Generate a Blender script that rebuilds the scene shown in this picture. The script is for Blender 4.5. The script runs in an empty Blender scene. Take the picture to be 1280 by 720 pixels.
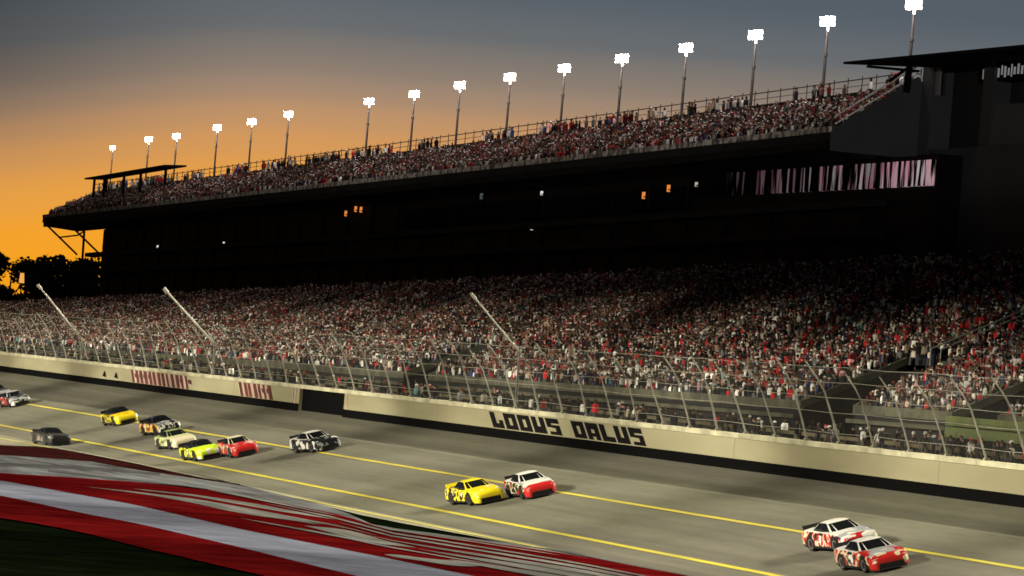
import bpy, bmesh, math, random
import numpy as np
from mathutils import Vector, Matrix
random.seed(7)
rng = np.random.default_rng(7)
R = math.radians
scene = bpy.context.scene
COL = scene.collection
PI = math.pi
CAMH = 9.3          # camera height over the infield (m)

# ------------------------------------------------------------------ helpers
def lin(c):
    return tuple((v/12.92 if v <= .04045 else ((v+.055)/1.055)**2.4) for v in [x/255. for x in c])

class MB:
    """collects faces, builds ONE mesh object"""
    def __init__(s): s.v = []; s.f = []; s.m = []
    def add(s, vs, fs, mi=0):
        o = len(s.v); s.v += [tuple(v) for v in vs]
        for f in fs: s.f.append(tuple(o+i for i in f)); s.m.append(mi)
    def box(s, x0, x1, y0, y1, z0, z1, mi=0):
        s.add([(x0,y0,z0),(x1,y0,z0),(x1,y1,z0),(x0,y1,z0),(x0,y0,z1),(x1,y0,z1),(x1,y1,z1),(x0,y1,z1)],
              [(0,3,2,1),(4,5,6,7),(0,1,5,4),(1,2,6,5),(2,3,7,6),(3,0,4,7)], mi)
    def hexa(s, p, mi=0):     # 8 corner points, bottom ring then top ring
        s.add(p, [(0,3,2,1),(4,5,6,7),(0,1,5,4),(1,2,6,5),(2,3,7,6),(3,0,4,7)], mi)
    def quad(s, a, b, c, d, mi=0): s.add([a,b,c,d], [(0,1,2,3)], mi)
    def tube(s, pts, r, n=6, mi=0, r1=None, cap=True):
        pts = [Vector(p) for p in pts]; k = len(pts); o = len(s.v); vs = []
        for i, p in enumerate(pts):
            t = (pts[min(i+1,k-1)]-pts[max(i-1,0)]).normalized()
            a = t.cross(Vector((0,0,1)) if abs(t.z) < .9 else Vector((0,1,0))).normalized(); b = t.cross(a)
            rr = r if r1 is None else r+(r1-r)*i/(k-1)
            for j in range(n):
                w = 2*PI*j/n; vs.append(p+a*rr*math.cos(w)+b*rr*math.sin(w))
        fs = [(i*n+j, i*n+(j+1)%n, (i+1)*n+(j+1)%n, (i+1)*n+j) for i in range(k-1) for j in range(n)]
        if cap: fs += [tuple(range(n))[::-1], tuple((k-1)*n+j for j in range(n))]
        s.add(vs, fs, mi)
    def strip(s, A, B, mi=0):
        n = len(A); s.add(list(A)+list(B), [(i, i+1, n+i+1, n+i) for i in range(n-1)], mi)
    def build(s, name, mats, parent=None, smooth=False):
        me = bpy.data.meshes.new(name); me.from_pydata(s.v, [], s.f)
        if not isinstance(mats, (list, tuple)): mats = [mats]
        for m in mats: me.materials.append(m)
        if len(mats) > 1: me.polygons.foreach_set('material_index', s.m)
        if smooth: me.polygons.foreach_set('use_smooth', [True]*len(me.polygons))
        bm = bmesh.new(); bm.from_mesh(me); bmesh.ops.recalc_face_normals(bm, faces=bm.faces); bm.to_mesh(me); bm.free()
        me.update()
        o = bpy.data.objects.new(name, me); COL.objects.link(o)
        if parent: o.parent = parent
        return o

def tag(o, label=None, cat=None, group=None, kind=None):
    if label: o['label'] = label
    if cat: o['category'] = cat
    if group: o['group'] = group
    if kind: o['kind'] = kind
    return o
def empty(name, loc, label, cat, group=None, rot=None):
    o = bpy.data.objects.new(name, None); COL.objects.link(o); o.location = loc
    o.empty_display_size = .3
    if rot: o.rotation_euler = rot
    return tag(o, label, cat, group)
def copy_tree(o, parent=None):
    c = o.copy(); COL.objects.link(c)
    if parent: c.parent = parent
    for ch in list(o.children): copy_tree(ch, c)
    return c

# ------------------------------------------------------------------ materials
MATS = {}
def mat(name, c, rough=.7, c2=None, scale=1.0, stretch=(1,1,1), detail=6, lo=.35, hi=.65, metal=0, emit=None, estr=0, spec=.3, bump=0, coat=0, coord='Object'):
    if name in MATS: return MATS[name]
    m = bpy.data.materials.new(name); m.use_nodes = True; nt = m.node_tree; N = nt.nodes; Lk = nt.links
    b = N['Principled BSDF']; b.inputs['Roughness'].default_value = rough; b.inputs['Metallic'].default_value = metal
    b.inputs['Specular IOR Level'].default_value = spec; b.inputs['Coat Weight'].default_value = coat
    b.inputs['Base Color'].default_value = (*c, 1)
    if c2 is not None or bump:
        tc = N.new('ShaderNodeTexCoord'); mp = N.new('ShaderNodeMapping'); mp.inputs['Scale'].default_value = stretch
        no = N.new('ShaderNodeTexNoise'); no.inputs['Scale'].default_value = scale; no.inputs['Detail'].default_value = detail
        Lk.new(tc.outputs[coord], mp.inputs['Vector']); Lk.new(mp.outputs[0], no.inputs['Vector'])
        if c2 is not None:
            cr = N.new('ShaderNodeValToRGB'); cr.color_ramp.elements[0].position = lo; cr.color_ramp.elements[1].position = hi
            cr.color_ramp.elements[0].color = (*c, 1); cr.color_ramp.elements[1].color = (*c2, 1)
            Lk.new(no.outputs['Fac'], cr.inputs['Fac']); Lk.new(cr.outputs[0], b.inputs['Base Color'])
        if bump:
            bp = N.new('ShaderNodeBump'); bp.inputs['Strength'].default_value = bump
            Lk.new(no.outputs['Fac'], bp.inputs['Height']); Lk.new(bp.outputs[0], b.inputs['Normal'])
    if emit: b.inputs['Emission Color'].default_value = (*emit, 1); b.inputs['Emission Strength'].default_value = estr
    MATS[name] = m; return m

# ------------------------------------------------------------------ camera
F = 7000.0; VPX, VPY, HS = -1100, 318, .08      # focal length, vanishing point and horizon tilt, in photo pixels
d = Vector((VPX-640, 360-VPY, -F)); d.normalize()
p2 = Vector((VPX+1000-640, 360-(VPY+1000*HS), -F))
zc = d.cross(p2)
if zc.y < 0: zc = -zc
zc.normalize(); xc = d.cross(zc)
MW = Matrix((xc, d, zc))                          # camera space -> world
cam = bpy.data.cameras.new('camera'); camo = bpy.data.objects.new('camera', cam); COL.objects.link(camo)
camo.matrix_world = Matrix.Translation((0,0,CAMH)) @ MW.to_4x4()
cam.sensor_width = 36; cam.lens = F/1280*36; cam.clip_start = 1; cam.clip_end = 12000
scene.camera = camo
def in_frame(P, margin=0):
    P = np.asarray(P, float).reshape(-1,3)-np.array([0,0,CAMH]); M = np.array(MW)
    c = P @ M
    x = 640+F*c[:,0]/-c[:,2]; y = 360-F*c[:,1]/-c[:,2]
    return (x > -margin) & (x < 1280+margin) & (y > -margin) & (y < 720+margin), x, y

scene.view_settings.view_transform = 'Standard'; scene.view_settings.look = 'None'
scene.view_settings.exposure = 0; scene.view_settings.gamma = 1
cy = scene.cycles
try:
    cy.max_bounces = 6; cy.diffuse_bounces = 2; cy.glossy_bounces = 2; cy.transparent_max_bounces = 16
    cy.use_denoising = True; cy.sample_clamp_indirect = 3
    cy.filter_width = 1.6
except Exception as e: print(e)

# ------------------------------------------------------------------ dusk sky (world, by direction)
w = bpy.data.worlds.new('World'); scene.world = w; w.use_nodes = True
nt = w.node_tree; N = nt.nodes; Lk = nt.links
bg = N['Background']
tc = N.new('ShaderNodeTexCoord'); sep = N.new('ShaderNodeSeparateXYZ'); Lk.new(tc.outputs['Generated'], sep.inputs[0])
def mth(op, a, b=None, c=None):
    n = N.new('ShaderNodeMath'); n.operation = op
    for i, v in enumerate((a, b, c)):
        if v is None: continue
        if isinstance(v, (int, float)): n.inputs[i].default_value = v
        else: Lk.new(v, n.inputs[i])
    return n.outputs[0]
az = mth('ARCTAN2', sep.outputs[0], sep.outputs[1])          # 0 = along the straight, grows towards the stands
azc = mth('MAXIMUM', mth('MINIMUM', mth('SUBTRACT', az, .157), .35), -.35)
e1 = mth('SUBTRACT', sep.outputs[2], mth('MULTIPLY', azc, .004))
ramp = N.new('ShaderNodeValToRGB'); ramp.color_ramp.interpolation = 'EASE'
stops = [(-.02,(120,62,14)),(.004,(205,112,18)),(.015,(248,162,28)),(.022,(243,162,44)),(.030,(230,159,70)),(.037,(210,152,92)),(.042,(188,145,106)),
         (.047,(156,133,114)),(.052,(129,120,112)),(.059,(97,104,110)),(.068,(80,92,103)),(.09,(56,64,74)),(.20,(28,33,44)),(.6,(12,15,24))]
lo_, hi_ = -.02, .62
el = ramp.color_ramp.elements
while len(el) < len(stops): el.new(.5)
for e, (p, c) in zip(el, stops): e.position = (p-lo_)/(hi_-lo_); e.color = (*lin(c), 1)
# darker, greener towards the left: corner vignette put into the sky colour
side = N.new('ShaderNodeMapRange'); side.interpolation_type = 'SMOOTHSTEP'
side.inputs['From Min'].default_value = .120; side.inputs['From Max'].default_value = .205
side.inputs['To Min'].default_value = 0; side.inputs['To Max'].default_value = 1
Lk.new(az, side.inputs['Value'])
e1 = mth('ADD', e1, mth('MULTIPLY', mth('SUBTRACT', 1.0, side.outputs[0]), .010))
Lk.new(mth('DIVIDE', mth('SUBTRACT', e1, lo_), hi_-lo_), ramp.inputs[0])
hi2 = N.new('ShaderNodeMapRange'); hi2.interpolation_type = 'SMOOTHSTEP'
hi2.inputs['From Min'].default_value = .026; hi2.inputs['From Max'].default_value = .056; Lk.new(e1, hi2.inputs['Value'])
dk = mth('SUBTRACT', 1.0, mth('MULTIPLY', hi2.outputs[0], mth('MULTIPLY', mth('SUBTRACT', 1.0, side.outputs[0]), .55)))
# the glow is in front; behind the camera the sky is night blue
fr = N.new('ShaderNodeMapRange'); fr.interpolation_type = 'SMOOTHSTEP'
fr.inputs['From Min'].default_value = -.2; fr.inputs['From Max'].default_value = .75; Lk.new(sep.outputs[1], fr.inputs['Value'])
vm = N.new('ShaderNodeMix'); vm.data_type = 'RGBA'; vm.inputs['A'].default_value = (.010,.012,.018,1)
Lk.new(fr.outputs[0], vm.inputs['Factor']); Lk.new(ramp.outputs[0], vm.inputs['B'])
sc_ = N.new('ShaderNodeVectorMath'); sc_.operation = 'SCALE'; Lk.new(vm.outputs['Result'], sc_.inputs[0]); Lk.new(dk, sc_.inputs['Scale'])
# faint real sky on top of the ramp keeps the gradient from looking drawn
st = N.new('ShaderNodeTexSky'); st.sky_type = 'NISHITA'; st.sun_disc = False; st.sun_elevation = R(-2.5); st.sun_rotation = R(-4)
ad = N.new('ShaderNodeMix'); ad.data_type = 'RGBA'; ad.blend_type = 'ADD'; ad.inputs['Factor'].default_value = .02
Lk.new(sc_.outputs[0], ad.inputs['A']); Lk.new(st.outputs[0], ad.inputs['B'])
Lk.new(ad.outputs['Result'], bg.inputs['Color']); bg.inputs['Strength'].default_value = 1.0
# ------------------------------------------------------------------ ground, track, apron, painted lawn
Y0, Y1 = 60., 1500.
GRASS = mat('grass_mat', (.0014,.0022,.0009), .9, (.003,.005,.0018), .35, detail=8, spec=0)
gm = MB(); gm.quad((-6000,-3000,-.06),(6000,-3000,-.06),(6000,9000,-.06),(-6000,9000,-.06)); tag(gm.build('ground', GRASS), kind='structure')

def track_material():
    m = bpy.data.materials.new('asphalt'); m.use_nodes = True; nt = m.node_tree; N = nt.nodes; Lk = nt.links
    b = N['Principled BSDF']; b.inputs['Roughness'].default_value = .9; b.inputs['Specular IOR Level'].default_value = .08
    tc = N.new('ShaderNodeTexCoord')
    def noise(scale, st, det, r):
        mp = N.new('ShaderNodeMapping'); mp.inputs['Scale'].default_value = st; Lk.new(tc.outputs['Object'], mp.inputs[0])
        n = N.new('ShaderNodeTexNoise'); n.inputs['Scale'].default_value = scale; n.inputs['Detail'].default_value = det; n.inputs['Roughness'].default_value = r
        Lk.new(mp.outputs[0], n.inputs['Vector']); return n.outputs['Fac']
    streak = noise(1.0, (.9, .008, .9), 5, .6); patch = noise(.03, (3, .35, 1), 6, .6); grain = noise(2.2, (1,.12,1), 6, .7)
    sp = N.new('ShaderNodeSeparateXYZ'); Lk.new(tc.outputs['Object'], sp.inputs[0])
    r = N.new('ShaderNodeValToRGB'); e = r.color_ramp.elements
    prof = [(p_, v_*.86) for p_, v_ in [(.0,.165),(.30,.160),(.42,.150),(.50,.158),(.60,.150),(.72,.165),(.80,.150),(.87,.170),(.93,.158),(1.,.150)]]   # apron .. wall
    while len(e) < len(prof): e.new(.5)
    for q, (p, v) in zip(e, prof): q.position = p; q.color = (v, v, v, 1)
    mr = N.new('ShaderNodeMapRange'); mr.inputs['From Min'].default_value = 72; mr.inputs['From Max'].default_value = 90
    def M(op, a, b2):
        n = N.new('ShaderNodeMath'); n.operation = op
        for i, v in enumerate((a, b2)):
            if isinstance(v, (int, float)): n.inputs[i].default_value = v
            else: Lk.new(v, n.inputs[i])
        return n.outputs[0]
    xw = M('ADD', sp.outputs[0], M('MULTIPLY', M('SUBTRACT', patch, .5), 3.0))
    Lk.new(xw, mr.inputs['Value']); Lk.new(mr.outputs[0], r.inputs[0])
    k = M('MULTIPLY', M('ADD', .62, M('MULTIPLY', streak, .76)), M('ADD', .72, M('MULTIPLY', grain, .56)))
    v = N.new('ShaderNodeVectorMath'); v.operation = 'SCALE'; Lk.new(r.outputs[0], v.inputs[0]); Lk.new(k, v.inputs['Scale'])
    t = N.new('ShaderNodeMix'); t.data_type = 'RGBA'; t.blend_type = 'MULTIPLY'; t.inputs['Factor'].default_value = 1
    cr = N.new('ShaderNodeValToRGB'); cr.color_ramp.elements[0].color = (1.0,.965,.70,1); cr.color_ramp.elements[1].color = (1.0,.94,.75,1)
    cr.color_ramp.elements[0].position = .4; cr.color_ramp.elements[1].position = .6; Lk.new(patch, cr.inputs[0])
    Lk.new(v.outputs[0], t.inputs['A']); Lk.new(cr.outputs[0], t.inputs['B']); Lk.new(t.outputs['Result'], b.inputs['Base Color'])
    return m
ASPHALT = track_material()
PROF = [(73.5,.02),(74.6,.16),(76,.5),(79,1.32),(82,2.2),(86,3.32),(90,4.45),(90.6,4.62)]
def tz(x):
    for (a,za),(b,zb) in zip(PROF, PROF[1:]):
        if x <= b: return za+(zb-za)*max(0,(x-a))/(b-a)
    return PROF[-1][1]
tm = MB()
ys = [Y0+(Y1-Y0)*i/60 for i in range(61)]
for (a,za),(b,zb) in zip(PROF, PROF[1:]):
    tm.strip([(a,y,za) for y in ys], [(b,y,zb) for y in ys])
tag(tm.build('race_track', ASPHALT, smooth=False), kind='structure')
YEL = mat('yellow_line', (.62,.52,.05), .6, (.42,.36,.06), .8, (3,.15,1))
def line(xc, wd, y0=Y0, y1=Y1, m=YEL, wob=.0):
    b = MB(); n = 80; A = []; B = []
    for i in range(n+1):
        y = y0+(y1-y0)*i/n
        for L_, x in ((A, xc-wd/2), (B, xc+wd/2)): L_.append((x, y, tz(x)+.02))
    b.strip(A, B); tag(b.build('track_line', m), kind='structure')
line(82.0, .30); line(76.0, .34)
FL = {"maroon":[[[64.25,436.5],[65.41,433.4],[66.55,430.3],[68.37,431.6],[70.57,435.2],[71.93,433.5],[72.38,426.5],[72.59,418.4],[72.74,410.2],[72.83,402.0],[72.68,392.9],[72.54,384.1],[72.56,376.6],[72.9,370.9],[73.22,365.4]],[[58.08,394.1],[59.78,395.6],[61.49,397.1],[63.07,397.7],[64.58,397.9],[66.1,398.0],[67.62,398.2],[68.75,396.0],[69.12,389.5],[69.53,383.6],[70.17,379.1],[70.79,374.8],[71.41,370.5],[72.01,366.4],[72.61,362.4]]],"apron":[[[96.38,657.4],[94.5,613.3],[92.86,574.6],[91.4,540.4],[90.11,509.9],[88.94,482.6],[87.9,458.0],[86.95,435.6],[86.08,415.3],[85.29,396.8],[84.57,379.8],[83.9,364.1],[83.29,349.6],[82.72,336.2],[82.18,323.7],[81.69,312.1],[81.23,301.2],[80.8,291.0],[80.39,281.5],[80.01,272.5],[79.65,264.1]],[[64.25,436.5],[66.54,430.3],[70.49,435.0],[72.35,426.8],[72.73,410.7],[72.69,393.6],[72.53,377.2],[73.19,366.1],[72.32,348.3],[71.44,331.8],[70.65,316.7],[70.86,306.9],[71.28,298.7],[71.69,290.9],[72.08,283.5],[72.44,276.4],[72.8,269.6],[73.13,263.2],[73.46,257.0],[73.78,251.1],[74.09,245.5]]],"white":[[[58.08,394.1],[60.01,395.8],[61.95,397.5],[63.68,397.8],[65.4,397.9],[67.12,398.1],[68.67,397.2],[69.09,389.9],[69.57,383.3],[70.3,378.2],[71.0,373.3],[71.7,368.6],[72.38,363.9],[72.47,356.5],[72.26,348.0],[72.06,339.8],[71.14,328.6],[69.91,316.4],[67.64,300.0],[67.94,295.5],[68.73,293.3],[69.5,291.1],[70.27,288.9],[71.0,286.7],[71.69,284.4]],[[45.36,306.6],[46.07,302.7],[46.77,298.9],[47.17,293.4],[47.54,288.0],[47.87,282.6],[48.23,277.6],[48.77,273.9],[49.23,270.0],[49.43,264.8],[49.63,259.7],[49.81,254.8],[49.99,250.1],[50.1,245.3],[50.18,240.5],[50.25,235.8],[50.35,231.5],[50.46,227.4],[50.61,223.6],[50.79,220.0],[50.96,216.6],[51.13,213.3],[51.3,210.1],[51.46,206.9],[51.61,203.9]]],"whiter":[[[71.69,284.4],[72.63,281.3],[73.55,278.2],[73.61,272.0],[73.63,266.0],[73.64,260.2],[73.89,255.5],[74.14,250.9],[74.37,246.4]],[[58.7,232.3],[59.11,228.3],[59.51,224.5],[59.9,220.8],[60.27,217.2],[60.64,213.8],[60.99,210.4],[61.34,207.1],[61.67,203.9]]],"upper":[[[58.08,394.1],[60.01,395.8],[61.95,397.5],[63.68,397.8],[65.4,397.9],[67.12,398.1],[68.67,397.2],[69.09,389.9],[69.57,383.3],[70.3,378.2],[71.0,373.3],[71.7,368.6],[72.38,363.9],[72.47,356.5],[72.26,348.0],[72.06,339.8],[71.14,328.6],[69.91,316.4],[67.64,300.0],[67.94,295.5],[68.73,293.3],[69.5,291.1],[70.27,288.9],[71.0,286.7],[71.69,284.4]],[[51.88,351.4],[53.15,350.0],[54.41,348.5],[55.98,349.1],[57.59,349.9],[59.2,350.5],[60.71,350.7],[62.24,350.8],[63.74,350.8],[65.16,350.3],[66.58,349.8],[67.36,346.0],[67.87,341.0],[68.13,335.0],[68.26,328.5],[68.38,322.2],[68.55,316.5],[68.48,309.8],[67.5,299.4],[67.37,293.0],[68.07,290.4],[68.75,287.9],[69.43,285.5],[70.07,282.9],[70.66,280.2]]],"red":[[[51.88,351.4],[53.46,349.6],[55.18,348.8],[57.18,349.7],[59.19,350.5],[61.09,350.7],[62.99,350.8],[64.8,350.4],[66.57,349.8],[67.49,344.8],[68.07,338.4],[68.23,330.2],[68.38,322.3],[68.59,315.1],[68.0,304.7],[67.18,293.7],[68.05,290.5],[68.91,287.3],[69.76,284.3],[70.5,280.9],[71.22,277.6],[71.92,274.4],[72.36,270.3],[72.62,265.6],[72.87,261.1],[73.11,256.8],[73.35,252.6],[73.58,248.5],[73.8,244.5]],[[50.27,340.4],[51.33,335.5],[52.26,330.1],[52.99,323.7],[53.67,317.5],[54.34,311.5],[54.99,305.7],[55.24,298.1],[55.36,290.3],[55.48,282.8],[55.62,275.8],[56.04,270.5],[56.43,265.4],[56.82,260.4],[57.17,255.6],[57.5,250.9],[57.75,246.0],[57.96,241.2],[58.3,237.1],[58.63,233.1],[58.99,229.5],[59.36,225.9],[59.72,222.5],[60.07,219.2],[60.41,216.0],[60.73,212.9],[61.06,209.8],[61.37,206.8],[61.67,203.9]]],"red2":[[[46.0,311.0],[46.86,306.2],[47.58,300.9],[48.03,294.1],[48.43,287.5],[48.85,281.2],[49.5,276.7],[49.93,271.2],[50.15,264.9],[50.37,258.9],[50.57,253.1],[50.69,247.2],[50.77,241.3],[50.86,235.8],[50.98,230.7],[51.14,225.9],[51.34,221.6],[51.55,217.5],[51.74,213.5],[51.93,209.6],[52.11,205.9]],[[40.32,272.0],[41.33,269.5],[42.28,266.8],[43.1,263.4],[43.74,259.1],[44.23,254.3],[44.35,247.5],[44.58,241.7],[44.88,236.7],[45.18,231.8],[45.46,227.1],[45.77,222.8],[46.07,218.7],[46.35,214.6],[46.62,210.7],[46.9,206.9],[47.18,203.4],[47.46,200.0],[47.73,196.7],[48.0,193.5],[48.25,190.4]]],"s0":[[[56.97,331.3],[58.04,330.2],[59.1,329.1],[60.03,327.2],[60.9,325.2],[61.78,323.2],[62.32,319.5],[62.75,315.4],[63.09,311.1],[63.36,306.5],[63.6,302.0],[63.85,297.6],[64.12,293.5],[64.06,288.0],[63.68,281.2]],[[56.96,331.3],[57.8,328.8],[58.67,326.6],[59.39,323.7],[60.03,320.4],[60.69,317.4],[61.09,313.2],[61.49,309.1],[61.92,305.2],[62.36,301.6],[62.82,298.2],[63.27,294.9],[63.72,291.6],[63.82,286.9],[63.66,281.2]]],"s1":[[[60.35,334.2],[61.2,333.9],[61.95,333.1],[62.69,332.3],[63.45,331.6],[63.93,329.4],[64.39,327.2],[64.86,325.1],[65.23,322.6],[65.51,319.6],[65.71,316.4],[65.86,312.9],[65.96,309.4],[66.08,306.0],[66.16,302.5]],[[60.34,334.1],[60.84,332.0],[61.46,330.4],[62.11,329.2],[62.76,327.9],[63.1,325.1],[63.38,322.0],[63.66,319.0],[63.92,316.0],[64.18,313.0],[64.49,310.4],[64.86,308.1],[65.26,306.0],[65.69,304.2],[66.15,302.4]]],"s2":[[[59.75,321.5],[60.35,321.1],[60.9,320.4],[61.45,319.7],[61.86,318.4],[62.26,316.9],[62.59,315.2],[62.83,313.0],[62.94,310.3],[62.97,307.2],[62.96,303.9],[62.95,300.7],[62.96,297.7],[62.99,294.9],[62.98,291.8]],[[59.73,321.4],[59.89,318.6],[60.11,316.2],[60.26,313.5],[60.26,310.0],[60.28,306.8],[60.37,303.9],[60.54,301.5],[60.81,299.6],[61.15,298.1],[61.52,296.9],[61.9,295.6],[62.24,294.3],[62.56,292.8],[62.96,291.7]]],"s3":[[[61.26,287.8],[61.65,287.6],[62.01,287.3],[62.38,287.0],[62.74,286.7],[63.05,286.1],[63.09,284.4],[63.02,282.1],[62.85,279.4],[62.62,276.5],[62.38,273.6],[62.4,271.9],[62.45,270.3],[62.5,268.8],[62.44,266.7]],[[61.25,287.8],[61.12,285.1],[61.04,282.7],[60.94,280.3],[60.84,277.9],[60.8,275.8],[60.7,273.4],[60.69,271.6],[60.78,270.1],[60.92,268.9],[61.07,267.8],[61.42,267.5],[61.73,267.2],[62.03,266.7],[62.42,266.7]]],"s4":[[[58.02,254.3],[58.51,255.0],[58.84,255.0],[59.09,254.6],[59.29,254.1],[59.5,253.5],[59.74,253.2],[60.02,252.9],[60.31,252.8],[60.6,252.6],[60.86,252.4],[61.04,251.8],[61.15,250.8],[61.2,249.7],[61.16,248.2]],[[58.01,254.2],[57.95,252.5],[58.05,251.5],[58.21,250.8],[58.4,250.2],[58.58,249.6],[58.75,248.9],[58.88,248.1],[59.01,247.3],[59.18,246.6],[59.42,246.3],[59.73,246.3],[60.13,246.6],[60.59,247.2],[61.15,248.1]]],"s5":[[[66.43,323.9],[66.68,315.7],[66.9,307.8],[66.37,296.8],[65.86,286.6],[66.56,282.0],[67.23,277.6],[67.88,273.2],[68.46,268.8],[69.04,264.6],[69.45,259.9],[69.63,254.6],[69.78,249.3],[69.88,244.2],[69.92,239.0]],[[66.41,323.8],[66.34,314.0],[66.4,305.4],[65.8,294.3],[65.29,284.1],[66.03,279.8],[66.75,275.6],[67.42,271.4],[68.0,267.0],[68.56,262.7],[68.94,258.0],[69.14,252.8],[69.36,247.8],[69.61,243.2],[69.91,238.9]]],"s6":[[[65.25,298.3],[64.94,289.9],[64.61,281.9],[65.2,278.2],[65.75,274.4],[66.33,270.9],[66.86,267.3],[67.39,263.9],[67.91,260.6],[68.34,257.0],[68.54,252.7],[68.68,248.4],[68.78,244.0],[68.85,239.7],[68.87,235.3]],[[65.24,298.2],[64.58,288.3],[64.14,279.8],[64.69,276.0],[65.22,272.1],[65.77,268.6],[66.24,264.8],[66.67,261.1],[67.1,257.4],[67.47,253.7],[67.68,249.5],[67.93,245.6],[68.21,241.9],[68.51,238.5],[68.85,235.3]]],"s7":[[[62.86,279.5],[62.98,273.9],[63.56,270.6],[64.13,267.3],[64.76,264.4],[65.37,261.5],[65.96,258.7],[66.53,255.9],[67.02,252.8],[67.27,249.0],[67.47,245.1],[67.64,241.3],[67.81,237.5],[67.98,233.9],[68.12,230.3]],[[62.85,279.4],[62.73,272.8],[63.18,268.9],[63.62,265.1],[64.09,261.6],[64.5,258.0],[64.92,254.6],[65.37,251.3],[65.84,248.3],[66.19,244.9],[66.57,241.8],[66.97,238.8],[67.36,235.9],[67.73,233.0],[68.11,230.3]]],"s8":[[[61.93,264.5],[62.45,262.1],[63.0,259.9],[63.58,257.9],[64.12,255.8],[64.64,253.6],[65.1,251.4],[65.5,248.9],[65.75,245.9],[65.92,242.7],[66.08,239.6],[66.25,236.6],[66.43,233.7],[66.62,230.9],[66.73,228.0]],[[61.92,264.5],[62.13,260.8],[62.42,257.5],[62.71,254.3],[62.98,251.2],[63.29,248.3],[63.66,245.7],[64.09,243.4],[64.49,241.2],[64.88,238.9],[65.28,236.7],[65.65,234.4],[65.99,232.2],[66.33,229.9],[66.72,227.9]]],"s9":[[[60.87,253.3],[61.48,252.0],[62.01,250.4],[62.5,248.6],[62.95,246.7],[63.33,244.6],[63.65,242.4],[63.91,239.9],[64.12,237.4],[64.34,234.9],[64.58,232.6],[64.84,230.4],[65.08,228.2],[65.26,225.8],[65.31,223.0]],[[60.86,253.3],[60.98,249.9],[61.17,246.9],[61.38,244.1],[61.66,241.6],[62.02,239.5],[62.44,237.7],[62.85,235.9],[63.22,234.0],[63.56,232.0],[63.87,230.0],[64.17,228.0],[64.47,226.0],[64.82,224.3],[65.29,223.0]]],"s10":[[[58.58,291.6],[59.01,288.5],[59.4,285.3],[59.77,282.1],[60.1,278.9],[60.41,275.6],[60.51,271.5],[60.51,267.1],[60.71,263.7],[61.04,260.9],[61.35,258.2],[61.71,255.7],[62.1,253.4],[62.45,251.0],[62.73,248.4]],[[58.56,291.5],[58.78,287.4],[59.02,283.5],[59.27,279.8],[59.55,276.3],[59.86,273.1],[60.01,269.3],[60.08,265.2],[60.34,262.1],[60.7,259.5],[61.04,256.8],[61.41,254.4],[61.82,252.3],[62.24,250.2],[62.71,248.4]]],"s11":[[[66.63,342.4],[66.94,341.1],[67.2,339.4],[67.42,337.6],[67.54,335.3],[67.56,332.6],[67.55,329.8],[67.53,326.9],[67.53,324.2],[67.54,321.6],[67.56,319.1],[67.58,316.6],[67.61,314.2],[67.6,311.6],[67.51,308.7]],[[66.61,342.4],[66.62,339.4],[66.68,336.8],[66.77,334.3],[66.83,331.8],[66.86,329.1],[66.92,326.7],[66.99,324.3],[67.04,321.8],[67.08,319.4],[67.11,316.9],[67.14,314.5],[67.21,312.3],[67.31,310.3],[67.49,308.7]]],"s12":[[[67.99,308.8],[67.45,302.3],[66.89,295.9],[66.75,291.5],[67.17,289.6],[67.55,287.6],[67.91,285.6],[68.26,283.6],[68.61,281.6],[68.96,279.6],[69.28,277.6],[69.59,275.6],[69.88,273.5],[70.14,271.4],[70.34,269.1]],[[67.97,308.7],[67.21,301.2],[66.53,294.3],[66.3,289.5],[66.68,287.5],[67.07,285.5],[67.47,283.7],[67.87,281.9],[68.27,280.1],[68.63,278.3],[68.95,276.3],[69.26,274.3],[69.59,272.4],[69.93,270.6],[70.32,269.0]]],"grey":[[[54.8,371.6],[56.4,372.9],[58.02,374.2],[59.68,375.8],[61.37,377.4],[63.07,379.1],[64.8,380.8],[66.35,381.4],[67.65,380.4],[68.94,379.5],[70.22,378.6]],[[53.59,363.2],[55.15,364.5],[56.73,365.8],[58.34,367.2],[59.98,368.8],[61.65,370.4],[63.33,372.0],[64.91,373.0],[66.34,373.0],[67.78,373.1],[69.22,373.1]]],"grey2":[[[60.22,365.0],[61.24,363.1],[62.25,361.2],[63.25,359.3],[64.18,357.1],[65.02,354.5],[65.84,351.9],[66.66,349.3],[67.47,346.8]],[[59.4,359.9],[60.36,357.8],[61.31,355.7],[62.25,353.6],[63.19,351.5],[64.14,349.6],[65.08,347.7],[66.01,345.9],[66.93,344.0]]]}
APR = mat('apron_concrete', (.25,.235,.165), .9, (.19,.18,.125), .25, (2,.15,1))
def gstrip(name, key, z, m):
    b = MB(); A, B = FL[key]; b.strip([(x,y,z) for x,y in A], [(x,y,z) for x,y in B]); return tag(b.build(name, m), kind='structure')
b = MB(); A, B = FL['apron']; b.strip([(74.5,p[1],.0) for p in A], [(x,y,.0) for x,y in B]); 
b.quad((60,432,-.002),(74.5,436,-.002),(74.5,1500,-.002),(60,1500,-.002)); b.quad((74.5,60,-.002),(74.5,250,-.002),(73.7,250,-.002),(75.5,60,-.002))
tag(b.build('apron', APR), kind='structure')
b = MB(); ln = [(70.7,480),(71.4,452),(72.3,400),(72.2,340),(72.3,300),(72.8,260),(73.2,200)]
b.strip([(x-.22,y,.02) for x,y in ln], [(x+.2,y,.02) for x,y in ln]); tag(b.build('apron_line', mat('yellow_pale', (.58,.50,.07), .7)), kind='structure')
FW = mat('lawn_white', (.195,.205,.27), .9, (.13,.138,.185), .4, detail=8, spec=0)
FG = mat('lawn_grey', (.045,.045,.05), .85, (.085,.085,.09), .5, spec=0)
FR = mat('lawn_red', (.105,.0045,.005), .9, (.050,.002,.0025), .35, detail=8, spec=0)
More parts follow.
